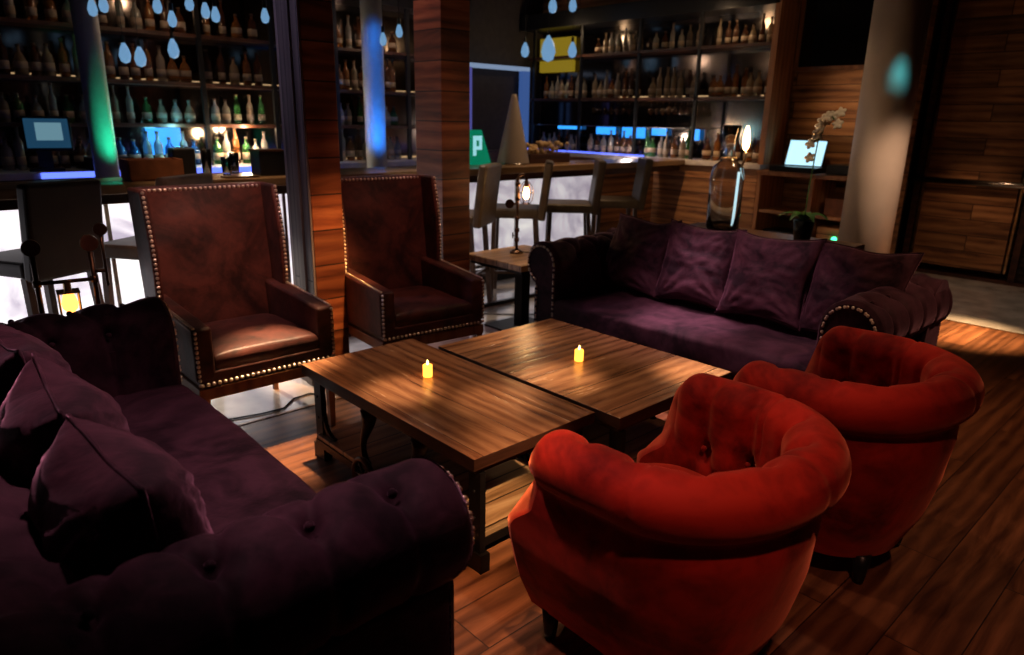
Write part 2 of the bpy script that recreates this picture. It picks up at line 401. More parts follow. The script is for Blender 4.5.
def sofa(label, loc, rotz):
    """front faces local +x, length along local y"""
    t = thing('chesterfield_sofa', label, 'sofa', loc, rotz)
    HL = 1.07; D = .475; AW = .27
    inner = HL - AW
    # base
    mk('base_frame', MB().box(-D + .06, D - .05, -HL + .09, HL - .09, .07, .29), M['purple'], t, bevel=.02, bseg=3)
    for x in (-D + .12, D - .12):
        for y in (-HL + .16, 0, HL - .16):
            mk('foot', MB().lathe([(.022, 0), (.03, .03), (.034, .075)], (x, y, 0), 16), M['darkwood'], t, smooth=True)
    # seat cushion
    def seat(i, j):
        a = 2 * PI * i
        x0, x1, z0, z1 = -.26, D - .005, .285, .445
        ex = .28
        cx, cz = math.cos(a), math.sin(a)
        px = (x0 + x1) / 2 + (x1 - x0) / 2 * math.copysign(abs(cx) ** ex, cx); pz = (z0 + z1) / 2 + (z1 - z0) / 2 * math.copysign(abs(cz) ** ex, cz)
        y = (-inner - .01) + 2 * (inner + .01) * j
        if cz > 0:
            pz += (.022 * fbm((px * 2.2, y * 1.2, 2)) + .012 * fbm((px * 3 + y * 2, y * 9, 5)) + .006 * math.sin(y * 26 + 3 * px + 2 * fbm((px, y, 1), 2)) * (fbm((px, y, 9), 1.8) + .3)) * min(1, cz * 1.4)
        if cx > .9: px += .012 * fbm((y * 5, pz * 6, 3))
        return (px, y, pz)
    mk('seat_cushion', MB().grid(seat, 56, 150, cu=True), M['purple'], t, smooth=True)
    pts = [(D - .012, -inner + 2 * inner * k / 60, .425 + .006 * fbm((k * .3, 0, 0))) for k in range(61)]
    # arms
    sec = section_curve(scroll_arm_section(AW + .02), 96)
    for sgn in (-1, 1):
        x0, x1 = -D + .02, D - .03
        s_top = 1.0 * (.34 + PI * .14 / 2)  # arc length at the crown
        bs = []; cr = []
        xs = [x0 + .03 + k * (x1 - x0 - .16) / 4 for k in range(5)]
        for k, xx in enumerate(xs):
            bs.append((xx, s_top + .035))
            if k < 4: bs.append(((xx + xs[k + 1]) / 2, s_top - .17))
        for k, xx in enumerate(xs):
            cr.append((xx, s_top + .035, xx, s_top + .40))
            for d in (-1, 1):
                j = k + (0 if d > 0 else -1)
                if 0 <= j < 4: cr.append((xx, s_top + .035, (xs[j] + xs[j + 1]) / 2, s_top - .17))
        for k in range(4): cr.append(((xs[k] + xs[k + 1]) / 2, s_top - .17, (xs[k] + xs[k + 1]) / 2, .02))
        tf = tuft_field(bs, .032, .03, cr, .010, .013)
        def arm(i, j, sgn=sgn):
            p, nrm, s = sec[min(95, int(round(j * 95)))]
            x = x0 + (x1 - x0) * i
            h = tf(x, s) + .008 * fbm((x * 6, s * 6, sgn * 3.))
            end = min(1, (x1 - x) / .02) if x > x1 - .02 else 1
            h = h * end - (1 - end ** .5) * .012
            w = p.x + nrm.x * -h * -1; z = p.y + nrm.y * h
            w = p.x + nrm.x * h
            return (x, sgn * (inner + w), z)
        ar = mk('rolled_arm', MB().grid(arm, 110, 96), M['purple'], t, smooth=True)
        for (xx, ss) in bs:
            k = min(range(96), key=lambda q: abs(sec[q][2] - ss)); p, nrm, s = sec[k]
            c = (xx, sgn * (inner + p.x - nrm.x * .022), p.y - nrm.y * .022)
            mk('button', MB().ball(c, .011, 10), M['purple'], ar, smooth=True)
        # front scroll face
        prof = [(p.x * .985 + .002, p.y) for p, _, _ in sec[::3]] + [(.02, .1)]
        vs = [(x1 - .006, sgn * (inner + a), b) for a, b in prof]; n = len(vs)
        c0 = (x1 + .012, sgn * (inner + .12), .5)
        mb = MB(); ins = [(x1 + .010, v[1] * .9 + c0[1] * .1, v[2] * .94 + c0[2] * .06) for v in vs]
        mb.add(vs + ins, [(k, (k + 1) % n, n + (k + 1) % n, n + k) for k in range(n)] + [tuple(n + k for k in range(n))])
        fr = mk('arm_front', mb, M['purple'], t, smooth=False)
        mb = MB()
        tot = sec[-1][2]; k = 0.3
        nails = []
        for q in range(60):
            s = tot * (.02 + .96 * q / 59); kk = min(range(96), key=lambda z: abs(sec[z][2] - s)); p, nrm, _ = sec[kk]
            pp = (inner + p.x + (.024 if False else 0) - nrm.x * .028, p.y - nrm.y * .028)
            if pp[1] > .12: nails.append(pp)
        for a, b in nails: mb.ball((x1 + .0135, sgn * a, b), .0074, 8)
        mk('nailhead_trim', mb, M['nail'], t, smooth=True)
        # inner/outer lower panel
        mk('arm_body', MB().box(x0 + .01, x1 - .01, min(sgn * (inner + .012), sgn * (inner + .195)), max(sgn * (inner + .012), sgn * (inner + .195)), .1, .62), M['purple'], t)
    # back
    bp = [(-.20, .30), (-.235, .60)]
    for i in range(0, 21):
        a = math.radians(10 + i * 11.); bp.append((-.235 - .115 + .115 * math.cos(a), .665 + .115 * math.sin(a)))
    bp += [(-.43, .56), (-.445, .1)]
    bsec = section_curve(bp, 90)
    bs = []; cr = []; NB = 12
    for k in range(NB):
        y = -HL + .12 + k * (2 * HL - .24) / (NB - 1)
        bs.append((y, .40)); cr.append((y, .40, y, .78)); 
        if k < NB - 1:
            dy = (2 * HL - .24) / (NB - 1)
            bs.append((y + dy / 2, .2)); cr += [(y, .40, y + dy / 2, .2), (y + dy, .40, y + dy / 2, .2)]
    tf2 = tuft_field(bs, .03, .024, cr, .012, .010)
    def back(i, j):
        p, nrm, s = bsec[min(89, int(round(j * 89)))]
        y = -HL + .02 + (2 * HL - .04) * i
        e = min(1, (1 - abs(2 * i - 1)) / .01)
        h = (tf2(y, s) + .006 * fbm((y * 5, s * 6, 7))) * e
        return (p.x - nrm.x * -h * 1, y, p.y + nrm.y * h) if False else (p.x - nrm.x * h * -1, y, p.y + nrm.y * h)
    bk = mk('tufted_back', MB().grid(back, 200, 90), M['purple'], t, smooth=True)
    for (y, s) in bs:
        k = min(range(90), key=lambda q: abs(bsec[q][2] - s)); p, nrm, _ = bsec[k]
        c = (p.x - nrm.x * .02, y, p.y - nrm.y * .02)
        mk('button', MB().ball(c, .011, 8), M['purple'], bk, smooth=True)
    mk('back_body', MB().box(-.44, -.25, -HL + .03, HL - .03, .1, .6), M['purple'], t)
    for sgn in (-1, 1):
        vs = [(p.x, sgn * (HL - .02), p.y) for p, _, _ in bsec[::3]] + [(-.2, sgn * (HL - .02), .1)]
        mk('back_end_cap', MB().add(vs, [tuple(range(len(vs)))]), M['purple'], t)
    return t

sofa('dark purple velvet chesterfield sofa in the near left corner, facing the coffee tables', (.385, 2.07, 0), 0)
sofa('dark purple velvet chesterfield sofa beyond the coffee tables, with four pillows in a row', (3.5, 2.07, 0), PI)

def rx(tilt, yaw): return (0, tilt, yaw)
# pillows on the left sofa (back plane near x=.16), lean back about 18 deg
pillow('purple velvet pillow nearest the camera on the left sofa, its corner folded', (.30, 1.42, .455), rx(-.10, .06), (.43, .43), .28, 1)
pillow('purple velvet pillow in the middle of the left sofa, behind the nearest pillow', (.29, 1.85, .455), rx(-.10, -.06), (.43, .44), .27, 2)
pillow('purple velvet pillow at the far end of the left sofa, beyond the middle pillow', (.28, 2.30, .455), rx(-.14, .06), (.48, .46), .25, 3)
# pillows on the right sofa (faces -x)
for k, (y, yaw, dz, lb) in enumerate(((2.66, -.06, 0, 'purple velvet pillow at the left end of the far sofa, nearest the end table'),
                                      (2.22, .04, 0, 'second purple velvet pillow from the left on the far sofa'),
                                      (1.78, .02, 0, 'third purple velvet pillow from the left on the far sofa'),
                                      (1.33, -.1, 0, 'purple velvet pillow at the right end of the far sofa, its corner over the arm'))):
    pillow(lb, (3.47, y, .455), (0, .33, yaw), (.5, .5), .17, 10 + k)

# ------------------------------------------------------------------ red barrel chairs
def barrel_chair(label, loc, rotz):
    """opens towards local +y"""
    t = thing('barrel_armchair', label, 'armchair', loc, rotz)
    RX, RY = .265, .19   # path of the inner face
    yc = .01; yend = .29
    # path parameter q in [0,1]: left arm front -> back -> right arm front
    La = yend - yc; Lc = PI * (RX + RY) / 2; LT = 2 * La + Lc
    def path(q):
        s = q * LT
        if s < La: return Vector((-RX, yend - s)), Vector((-1, 0))
        if s > La + Lc: return Vector((RX, yc + (s - La - Lc))), Vector((1, 0))
        a = PI + (s - La) / Lc * PI
        p = Vector((RX * math.cos(a), yc + RY * math.sin(a))); n = Vector((math.cos(a) / RX, math.sin(a) / RY)).normalized()
        return p, n
    r = .082
    def top(q): return .735 + .012 * math.sin(PI * q) ** 2
    NS = 84
    def sec(q):
        T = top(q)
        pts = [(-.035, .36), (-.03, .46), (-.015, T - r - .05)]
        c = (.062, T - r)
        for i in range(21):
            a = math.radians(172 - i * 11.5); pts.append((c[0] + r * math.cos(a), c[1] + r * math.sin(a)))
        pts += [(.095, T - 2 * r + .005), (.10, T - 2 * r - .08), (.085, .36), (.05, .22), (.0, .10)]
        return section_curve(pts, NS)
    nb = 8
    bs = []; cr = []
    for k in range(nb):
        s = LT * (.09 + .82 * k / (nb - 1)); bs.append((s, .16)); cr.append((s, .16, s, .40)); cr.append((s, .16, s, .01))
        if k < nb - 1:
            s2 = s + LT * .82 / (nb - 1) / 2; bs.append((s2, .05)); 
            cr += [(s, .16, s2, .05), (s2, .05, s + LT * .82 / (nb - 1), .16)]
    # seams over the roll on the outside
    tf = tuft_field(bs, .028, .03, cr, .014, .019)
    NQ = 150; secs = [sec(i / (NQ - 1)) for i in range(NQ)]
    def shell(i, j):
        ii = int(round(i * (NQ - 1))); p0, n0 = path(i); pt, nrm, s = secs[ii][min(NS - 1, int(round(j * (NS - 1))))]
        h = tf(i * LT, s) + .006 * fbm((p0.x * 6, p0.y * 6, s * 5))
        for fs in (.24, .5, .76):       # seams across the roll
            d = (i - fs) * LT
            if .2 < s < .62: h -= .008 * math.exp(-(d / .007) ** 2)
        w = pt.x + nrm.x * h; z = pt.y + nrm.y * h
        e = min(i, 1 - i) * LT
        y_off = 0
        if e < .16:
            k = 1 - e / .16; lo = max(0, min(1, (.52 - z) / .12)); lo = lo * lo * (3 - 2 * lo)
            y_off = .10 * k * lo
            # rounded nose of the roll
            cz = top(i) - r
            if e < .05:
                kk = (1 - (e / .05)); sc = math.sqrt(max(0, 1 - kk * kk * .55))
                if z > .5: w = .062 + (w - .062) * sc; z = cz + (z - cz) * sc
        p = p0 + n0 * w
        taper = 0
        return (p.x, p.y + y_off, z)
    mb = MB(); mb.grid(shell, NQ, NS)
    sh = mk('tufted_shell', mb, M['red'], t, smooth=True)
    for (s, ss) in bs:
        q = s / LT; p0, n0 = path(q); sc = secs[int(round(q * (NQ - 1)))]
        k = min(range(NS), key=lambda z: abs(sc[z][2] - ss)); pt, nrm, _ = sc[k]
        p = p0 + n0 * (pt.x - nrm.x * .024)
        mk('button', MB().ball((p.x, p.y, pt.y - nrm.y * .024), .009, 8), M['red'], sh, smooth=True)
    # arm fronts
    for q, sg in ((0, -1), (1, 1)):
        ring = [shell(q, j / (NS - 1)) for j in range(NS)]
        low = [v for v in ring]; n = len(low)
        cx = sum(v[0] for v in low) / n; cz = sum(v[2] for v in low) / n
        ins = [(v[0] * .8 + cx * .2, v[1] + .022, v[2] * .86 + cz * .14) for v in low]
        mb = MB(); mb.add(low + ins, [(k, (k + 1) % n, n + (k + 1) % n, n + k) for k in range(n)] + [tuple(n + k for k in range(n))])
        mk('arm_front', mb, M['red'], t, smooth=True)
    # seat cushion
    def seat(i, j):
        a = 2 * PI * i; v = j * PI
        k = .55
        cx, sx = math.cos(a), math.sin(a)
        rr = math.sin(v) ** .35 if 0 < v < PI else 0
        x = .245 * math.copysign(abs(cx) ** .7, cx) * rr; y = .29 * math.copysign(abs(sx) ** .6, sx) * rr + .08
        z = .40 - .075 * math.cos(v) * (1 if math.cos(v) > 0 else 1.1)
        return (x, y, z + .006 * fbm((x * 7, y * 7, 1)))
    mk('seat_cushion', MB().grid(seat, 48, 24, cu=True), M['red'], t, smooth=True)
    # base under the cushion, following the shell
    prof = []
    for k in range(40):
        p, n = path(k / 39); prof.append(p + n * -.004)
    prof = [Vector((-.27, .37))] + prof + [Vector((.27, .37)), Vector((.16, .41)), Vector((-.16, .41))]
    lo = [(v.x * .94, v.y * .96, .1) for v in prof]; hi = [(v.x, v.y, .36) for v in prof]; n = len(prof)
    mk('seat_base', MB().add(lo + hi, [(k, (k + 1) % n, n + (k + 1) % n, n + k) for k in range(n)] + [tuple(range(n))[::-1], tuple(n + k for k in range(n))]), M['red'], t, bevel=.01)
    for x, y in ((-.24, .33), (.24, .33), (-.17, -.13), (.17, -.13)):
        mk('leg', MB().lathe([(.016, 0), (.02, .02), (.029, .11)], (x, y, 0), 14), M['black'], t, smooth=True)
    return t
barrel_chair('red velvet tufted barrel armchair, the nearer of the two, seen from behind', (1.54, .87, 0), math.radians(0))
barrel_chair('red velvet tufted barrel armchair, the farther one by the right sofa', (2.45, .815, 0), math.radians(0))

# ------------------------------------------------------------------ leather wing chairs
def wing_chair(label, loc, rotz):
    """front faces local -y"""
    t = thing('wing_chair', label, 'armchair', loc, rotz)
    W, D = .325, .35
    # wooden frame
    mb = MB().box(-W, W, -D, D, .30, .355)
    mk('seat_rail', mb, M['legwood'], t, bevel=.004)
    for x, y in ((-W + .025, -D + .025), (W - .025, -D + .025), (-W + .025, D - .03), (W - .025, D - .03)):
        mk('leg', MB().lathe([(.017, 0), (.028, .32)], (x, y, 0), 4, Matrix.Translation((x, y, 0)) @ Matrix.Rotation(PI / 4, 4, 'Z') @ Matrix.Translation((-x, -y, 0))), M['legwood'], t)
    mk('seat_deck', MB().box(-W + .01, W - .01, -D + .002, D - .1, .355, .43), M['leather'], t, bevel=.012, bseg=3)
    def cush(i, j):
        a = 2 * PI * i
        ex = .4; cx, cz = math.cos(a), math.sin(a)
        x = .245 * math.copysign(abs(cx) ** ex, cx); z = .46 + .05 * math.copysign(abs(cz) ** ex, cz)
        y = -D + .005 + .52 * j
        k = 1 - abs(2 * j - 1) ** 6 * .25
        if cz > 0: z += .02 * (1 - (x / .25) ** 2) * math.sin(PI * j) + .006 * fbm((x * 8, y * 8, 3))
        return (x, y, .46 + (z - .46) * k)
    mb = MB().grid(cush, 36, 30, cu=True)
    for jj in (0, 1):
        c = [cush(i / 36, jj) for i in range(36)]; mb.add(c, [tuple(range(36))])
    mk('seat_cushion', mb, M['leather'], t, smooth=True)
    # back, slightly reclined
    def bk(i, j):
        x = (-.30 + .60 * i); z = .36 + .80 * j
        y = D - .16 + .09 * j - .025 * math.sin(PI * j) * math.sin(PI * i) + .006 * fbm((x * 6, z * 6, 2))
        return (x, y, z)
    def bk2(i, j):
        x = (-.30 + .60 * i); z = .36 + .80 * j
        return (x, D - .08 + .09 * j, z)
    mb = MB().grid(bk, 26, 30).grid(bk2, 26, 30, flip=True)
    for fa in (0, 1):
        mb.add([bk(fa, j / 29) for j in range(30)] + [bk2(fa, j / 29) for j in range(30)], [(k, k + 1, 31 + k, 30 + k) for k in range(29)])
        mb.add([bk(i / 25, fa) for i in range(26)] + [bk2(i / 25, fa) for i in range(26)], [(k, k + 1, 27 + k, 26 + k) for k in range(25)])
    mk('backrest', mb, M['leather'], t, smooth=False, bevel=.01)
    for pl in t.children[-1].data.polygons if False else []: pass
    mb = MB()
    for k in range(24): mb.ball((-.27 + .54 * k / 23, bk(k / 23, 1)[1] - .001, 1.146), .0084, 8)
    mk('nailhead_trim', mb, M['nail'], t, smooth=True)
    for s in (-1, 1):
        # wing: tall side panel
        x0, x1 = s * .29, s * W
        xa, xb = min(x0, x1), max(x0, x1)
        def wv(z):   # front edge y as a function of height
            k = (z - .60) / .56
            return D - .25 + .055 * k - .03 * math.sin(PI * min(1, max(0, k)))
        vs = []; ks = 14
        for i in range(ks):
            z = .36 + (.80) * i / (ks - 1)
            yf, yb_ = wv(max(z, .60)), D - .09 + .09 * (z - .36) / .8
            vs += [(xa, yf, z), (xb, yf, z), (xb, yb_, z), (xa, yb_, z)]
        fs = [(4 * i + a, 4 * i + (a + 1) % 4, 4 * i + 4 + (a + 1) % 4, 4 * i + 4 + a) for i in range(ks - 1) for a in range(4)] + [(3, 2, 1, 0), tuple(4 * (ks - 1) + a for a in range(4))]
        wg = mk('wing', MB().add(vs, fs), M['leather'], t, bevel=.012, bseg=3)
        mb = MB()
        for i in range(26):
            z = .62 + .53 * i / 25; mb.ball(((xa + xb) / 2 + s * .004, wv(z) - .001, z), .0084, 8)
        mk('nailhead_trim', mb, M['nail'], wg, smooth=True)
        # arm
        ya, yb_ = -D, D - .10
        x0, x1 = s * .245, s * (W + .005); xa, xb = min(x0, x1), max(x0, x1)
        vs = [(xa, ya, .385), (xb, ya, .385), (xb, yb_, .36), (xa, yb_, .36), (xa, ya, .625), (xb, ya, .625), (xb, yb_, .665), (xa, yb_, .665)]
        am = mk('arm', MB().add(vs, [(3, 2, 1, 0), (4, 5, 6, 7), (0, 1, 5, 4), (1, 2, 6, 5), (2, 3, 7, 6), (3, 0, 4, 7)]), M['leather'], t, bevel=.014, bseg=3)
        mb = MB()
        for i in range(12):
            z = .375 + .235 * i / 11; mb.ball((x1 - s * .012, ya - .001, z), .0084, 8); 
        for i in range(26):
            k = i / 25; y = ya + .015 + (yb_ - ya - .05) * k; mb.ball((x1 - s * .012, y, .626 + .04 * k), .0074, 8)
        mk('nailhead_trim', mb, M['nail'], am, smooth=True)
    mb = MB()
    for k in range(26): mb.ball((-W + .015 + (2 * W - .03) * k / 25, -D - .001, .372), .009, 8)
    mk('nailhead_trim', mb, M['nail'], t, smooth=True)
    return t
wing_chair('brown leather wing chair with nailhead trim, left of the wooden pillar', (1.255, 3.31, 0), 0)
wing_chair('brown leather wing chair with nailhead trim, right of the wooden pillar, pillar hiding one wing', (2.245, 3.34, 0), math.radians(-5))

# ------------------------------------------------------------------ coffee tables
def coffee_table(label, x0, x1, y0, y1, mat, wheels=True, h=.45):
    cx, cy = (x0 + x1) / 2, (y0 + y1) / 2; a, b = (x1 - x0) / 2, (y1 - y0) / 2
    t = thing('coffee_table', label, 'table', (cx, cy, 0))
    tp = mk('tabletop', MB().box(-a, a, -b, b, h - .045, h), [mat, M['darkwood']], t, bevel=.003)
    for pl in tp.data.polygons: pl.material_index = 0 if pl.normal.z > .5 else 1
    mk('apron', MB().box(-a + .03, a - .03, -b + .03, b - .03, h - .075, h - .045), M['darkwood'], t)
    sh = mk('lower_shelf', MB().box(-a + .03, a - .03, -b + .05, b - .05, .10, .122), M['floor'] if False else M['endtop'], t, bevel=.003)
    mk('shelf_rim', MB().box(-a + .025, a - .025, -b + .045, b - .045, .07, .102), M['iron'], t)
    for sx in (-1, 1):
        for sy in (-1, 1):
            X, Y = sx * (a - .055), sy * (b - .05)
            mb = MB().box(X - .012, X + .012, Y - .03, Y + .03, .07, h - .075)
            mb.box(X - .02, X + .02, Y - .045, Y + .045, .0, .07)
            # curved bracket
            n = 8
            for q in range(n):
                an = PI / 2 * q / (n - 1)
                p = (X, Y - sy * (.03 + .09 * (1 - math.cos(an))), .122 + .09 * (1 - math.sin(an)))
                if q: mb.beam(prev, p, .016, .02)
                prev = p
            for zz in (.05, .11, .2, .3): mb.ball((X + sx * .013, Y, zz), .006, 8)
            mk('leg', mb, M['iron'], t)
        # cast mid leg with S profile
        for my in (.15, -.2):
            pts = [(sx * (a - .05), my + .03 * math.sin(q / 9 * PI * 1.6), .11 + (h - .185) * q / 9) for q in range(10)]
            mk('leg', MB().tube(pts, [.02, .014, .012, .013, .016, .02, .024, .028, .032, .036], 10), M['iron'], t, smooth=True)
        for wy in ((.12, -.26) if wheels else ()):
            wx = sx * (a - .012)
            mb = MB().ring((wx, wy, .088), .076, .0115, 'x', 32, 8)
            for q in range(6): mb.cyl((wx, wy, .088), (wx, wy + .07 * math.cos(q * PI / 3), .088 + .07 * math.sin(q * PI / 3)), .005, n=8)
            mb.cyl((wx - .015, wy, .088), (wx + .015, wy, .088), .015)
            mk('wheel', mb, M['brass'] if False else M['pipe'], t, smooth=True)
    for wy in ((.12, -.26) if wheels else ()): mk('axle', MB().cyl((-a + .012, wy, .088), (a - .012, wy, .088), .009), M['iron'], t)
    return t
coffee_table('long plank coffee table with iron wheels, left of the pair, nearer the camera', 1.30, 1.89, 1.56, 2.75, M['table'])
coffee_table('wide plank coffee table with crosswise boards, right of the pair, beside the far sofa', 1.915, 2.69, 1.46, 2.57, M['table_cross'], wheels=False)

def candle(label, x, y):
    t = thing('votive_candle', label, 'candle', (x, y, .45))
    mk('wax_cup', MB().lathe([(.0185, 0), (.02, .004), (.02, .05), (.017, .052)], n=20), M['candle'], t, smooth=True)
    mk('flame', MB().lathe([(.001, .05), (.006, .056), (.004, .066), (.0005, .074)], n=10), M['candle_top'], t, smooth=True)
candle('lit votive candle on the long left coffee table', 1.635, 2.27)
candle('lit votive candle on the crosswise-board coffee table', 2.28, 1.995)

# ------------------------------------------------------------------ end tables and pipe lamps
t = thing('end_table', 'square wooden end table on a pedestal, between the wooden pillar and the far sofa', 'table', (3.5, 3.65, 0))
mk('tabletop', MB().box(-.3, .3, -.3, .3, .505, .55), M['endtop'], t, bevel=.006)
mk('top_frame', MB().box(-.27, .27, -.27, .27, .48, .505), M['iron'], t)
mk('pedestal', MB().box(-.04, .04, -.04, .04, .012, .48), M['iron'], t)
mk('base_plate', MB().box(-.2, .2, -.2, .2, 0, .014), M['iron'], t, bevel=.003)
t = thing('end_table', 'dark end table behind the left sofa, under the two-dial pipe lamp', 'table', (.62, 3.62, 0))
mk('tabletop', MB().box(-.25, .25, -.22, .22, .505, .55), M['darkwood'], t, bevel=.006)
mk('pedestal', MB().box(-.04, .04, -.04, .04, .012, .505), M['iron'], t)
mk('base_plate', MB().box(-.18, .18, -.18, .18, 0, .014), M['iron'], t, bevel=.003)

t = thing('pipe_lamp', 'small industrial pipe lamp with a caged bulb on the square end table', 'lamp', (3.5, 3.72, .55), math.radians(-47))
mk('base', MB().lathe([(.05, 0), (.05, .012), (.03, .022), (.014, .03)], n=24), M['pipe'], t, smooth=True)
mb = MB().cyl((0, 0, .02), (0, 0, .5), .011)
for z in (.1, .17, .26, .40, .5): mb.cyl((0, 0, z - .014), (0, 0, z + .014), .018)
mb.tube([(0, 0, .5), (0, 0, .54), (.015, 0, .565), (.045, 0, .57), (.06, 0, .55), (.062, 0, .52)], .011, 10)
mk('pipe_stem', mb, M['pipe'], t, smooth=True)
mk('gauge', MB().cyl((-.055, 0, .36), (-.055, -.02, .36), .032, n=24).cyl((0, 0, .36), (-.05, 0, .36), .008), M['pipe'], t)
mk('valve_wheel', MB().ring((-.03, 0, .13), .02, .004, 'x', 16, 6).cyl((0, 0, .13), (-.03, 0, .13), .004), M['pipe'], t, smooth=True)
mk('bulb_socket', MB().cyl((.062, 0, .48), (.062, 0, .525), .014), M['brass'], t)
mk('bulb', MB().lathe([(.008, .395), (.02, .41), (.024, .43), (.018, .46), (.011, .482)], (.062, 0, 0), 16), M['bulb'], t, smooth=True)
mb = MB()
for k in range(6):
    a = k * PI / 3
    mb.tube([(.062 + r_ * math.cos(a), r_ * math.sin(a), z) for r_, z in ((.014, .52), (.04, .49), (.052, .44), (.045, .39), (.03, .365))], .0025, 6)
mb.ring((.062, 0, .365), .03, .0025, 'z', 20, 6).ring((.062, 0, .44), .052, .0022, 'z', 24, 6)
mk('cage', mb, M['pipe'], t, smooth=True)
tag(mk('power_cord', MB().tube([(3.53, 3.69, .562), (3.56, 3.6, .557), (3.64, 3.52, .557), (3.74, 3.5, .555), (3.805, 3.5, .545), (3.83, 3.52, .3), (3.84, 3.6, .05), (3.7, 3.9, .006), (3.45, 4.12, .006)], .004, 6), M['black'], smooth=True), 'black lamp cord hanging from the square end table to the floor', 'cord')

t = thing('pipe_lamp', 'wide pipe lamp with round dials and an amber bulb, behind the left sofa', 'lamp', (.62, 3.6, .55), math.radians(-8))
mk('base', MB().box(-.17, .17, -.06, .06, 0, .025), M['darkwood'], t, bevel=.004)
mb = MB()
for x in (-.11, .11): mb.cyl((x, 0, .02), (x, 0, .34), .011); mb.cyl((x, 0, .2), (x, 0, .23), .017); mb.cyl((x, 0, .03), (x, 0, .05), .018)
mb.cyl((-.11, 0, .215), (.11, 0, .215), .009); mb.cyl((.11, 0, .25), (.16, -.01, .25), .008); mb.cyl((.16, -.01, .18), (.16, -.01, .43), .007)
mk('pipe_frame', mb, M['pipe'], t, smooth=True)
mk('gauge', MB().cyl((-.11, -.012, .375), (-.11, .012, .375), .036, n=28), M['pipe'], t)
mk('gauge', MB().cyl((.11, -.012, .38), (.11, .012, .38), .036, n=28), M['brass'], t)
mk('gauge', MB().cyl((.16, -.022, .44), (.16, .002, .44), .028, n=28), M['pipe'], t)
mk('bulb_socket', MB().cyl((0, 0, .17), (0, 0, .21), .016), M['brass'], t)
mk('bulb', MB().lathe([(.012, .07), (.03, .09), (.034, .115), (.024, .15), (.014, .17)], n=18), glow('amber_bulb_glow', (1, .36, .06), 4), t, smooth=True)
mb = MB()
for k in range(4):
    a = k * PI / 2 + PI / 4
    mb.cyl((.055 * math.cos(a), .055 * math.sin(a), .025), (.055 * math.cos(a), .055 * math.sin(a), .17), .004, n=6)
mb.box(-.045, .045, -.045, .045, .166, .172)
mk('cage', mb, M['brass'], t)
tag(mk('power_cord', MB().tube([(1.02, 3.45, .006), (1.2, 3.37, .006), (1.34, 3.335, .006), (1.46, 3.33, .006), (1.56, 3.42, .006), (1.66, 3.43, .006), (1.72, 3.36, .006)], .005, 6), M['black'], smooth=True), 'black cord lying on the stone floor under the left wing chair', 'cord')

# ------------------------------------------------------------------ bar
bar = thing('bar_counter', 'long bar counter with a glowing pale stone front and wooden top', 'bar', (0, 0, 0))
mk('counter_top', MB().box(-1.6, 6.75, 4.5, 5.0, 1.045, 1.10), M['bartop'], bar, bevel=.006)
mk('backlit_front', MB().box(-1.55, 2.65, 4.92, 4.95, .14, .98), panel_mat(1.7), bar)
mk('backlit_front', MB().box(2.66, 5.78, 4.92, 4.95, .14, .98), panel_mat(.8), bar)
mk('body', MB().box(-1.55, 6.7, 4.95, 4.98, .1, 1.045), M['darkwood'], bar)
mk('wood_end_front', MB().box(5.78, 6.74, 4.90, 4.95, .1, .99), M['cladding_x'], bar)
mk('soffit', MB().box(-1.55, 6.74, 4.56, 4.95, .985, 1.045), M['darkwood'], bar)
mk('plinth', MB().box(-1.55, 6.7, 4.93, 4.98, 0, .10), M['black'], bar)
for k in range(7):
    x = -1.2 + k * 1.16
    mk('rib', MB().box(x - .012, x + .012, 4.905, 4.922, .14, .985), M['steel'], bar)
rail = MB().cyl((-1.5, 4.74, .22), (5.7, 4.74, .22), .022)
for k in range(6): rail.cyl((-1.3 + k * 1.35, 4.74, .22), (-1.3 + k * 1.35, 4.94, .22), .013)
mk('foot_rail', rail, M['steel'], bar, smooth=True)
mk('led_strip', MB().box(-1.5, 6.6, 5.005, 5.015, 1.06, 1.075), M['led_blue'], bar)

def stool(label, loc, rotz, fab, group=None):
    """faces local +y (back at -y)"""
    t = thing('bar_stool', label, 'stool', loc, rotz, group)
    mk('seat', MB().box(-.21, .21, -.2, .22, .70, .78), fab, t, bevel=.02, bseg=3)
    T = Matrix.Translation((0, -.19, .72)) @ Matrix.Rotation(.12, 4, 'X')
    mk('backrest', MB().box(-.21, .21, -.07, .0, -.03, .45, T), fab, t, bevel=.02, bseg=3)
    for sx in (-1, 1):
        for sy in (-1, 1):
            mk('leg', MB().beam((sx * .18, sy * .17, .70), (sx * .2, sy * .19 - (.03 if sy < 0 else 0), 0), .036), M['stoolleg'], t)
    mb = MB()
    for sx in (-1, 1): mb.beam((sx * .193, -.2, .24), (sx * .193, .182, .24), .022)
    mb.beam((-.193, .182, .3), (.193, .182, .3), .022); mb.beam((-.193, -.19, .3), (.193, -.19, .3), .022)
    mk('footrest', mb, M['stoolleg'], t)
    return t
s0 = stool('upholstered bar stool nearest the wooden pillar, back turned to the room', (3.5, 4.42, 0), math.radians(32), M['stoolfab'])
for (x, y, r, lb) in ((4.14, 4.42, 44, 'second upholstered bar stool from the pillar, behind the pipe lamp'),
                      (4.78, 4.40, 46, 'third upholstered bar stool from the pillar, over the sofa arm'),
                      (5.42, 4.38, 48, 'upholstered bar stool farthest right, beside the plank-clad counter')):
    copy_tree(s0, (x, y, 0), math.radians(r), lb)
s1 = stool('dark bar stool behind the left sofa, its back filling the space above the dial lamp', (.62, 4.34, 0), math.radians(28), M['stooldark'])
s2 = stool('olive bar stool half hidden behind the left wing chair', (1.22, 4.42, 0), math.radians(34), M['stoolfab'])

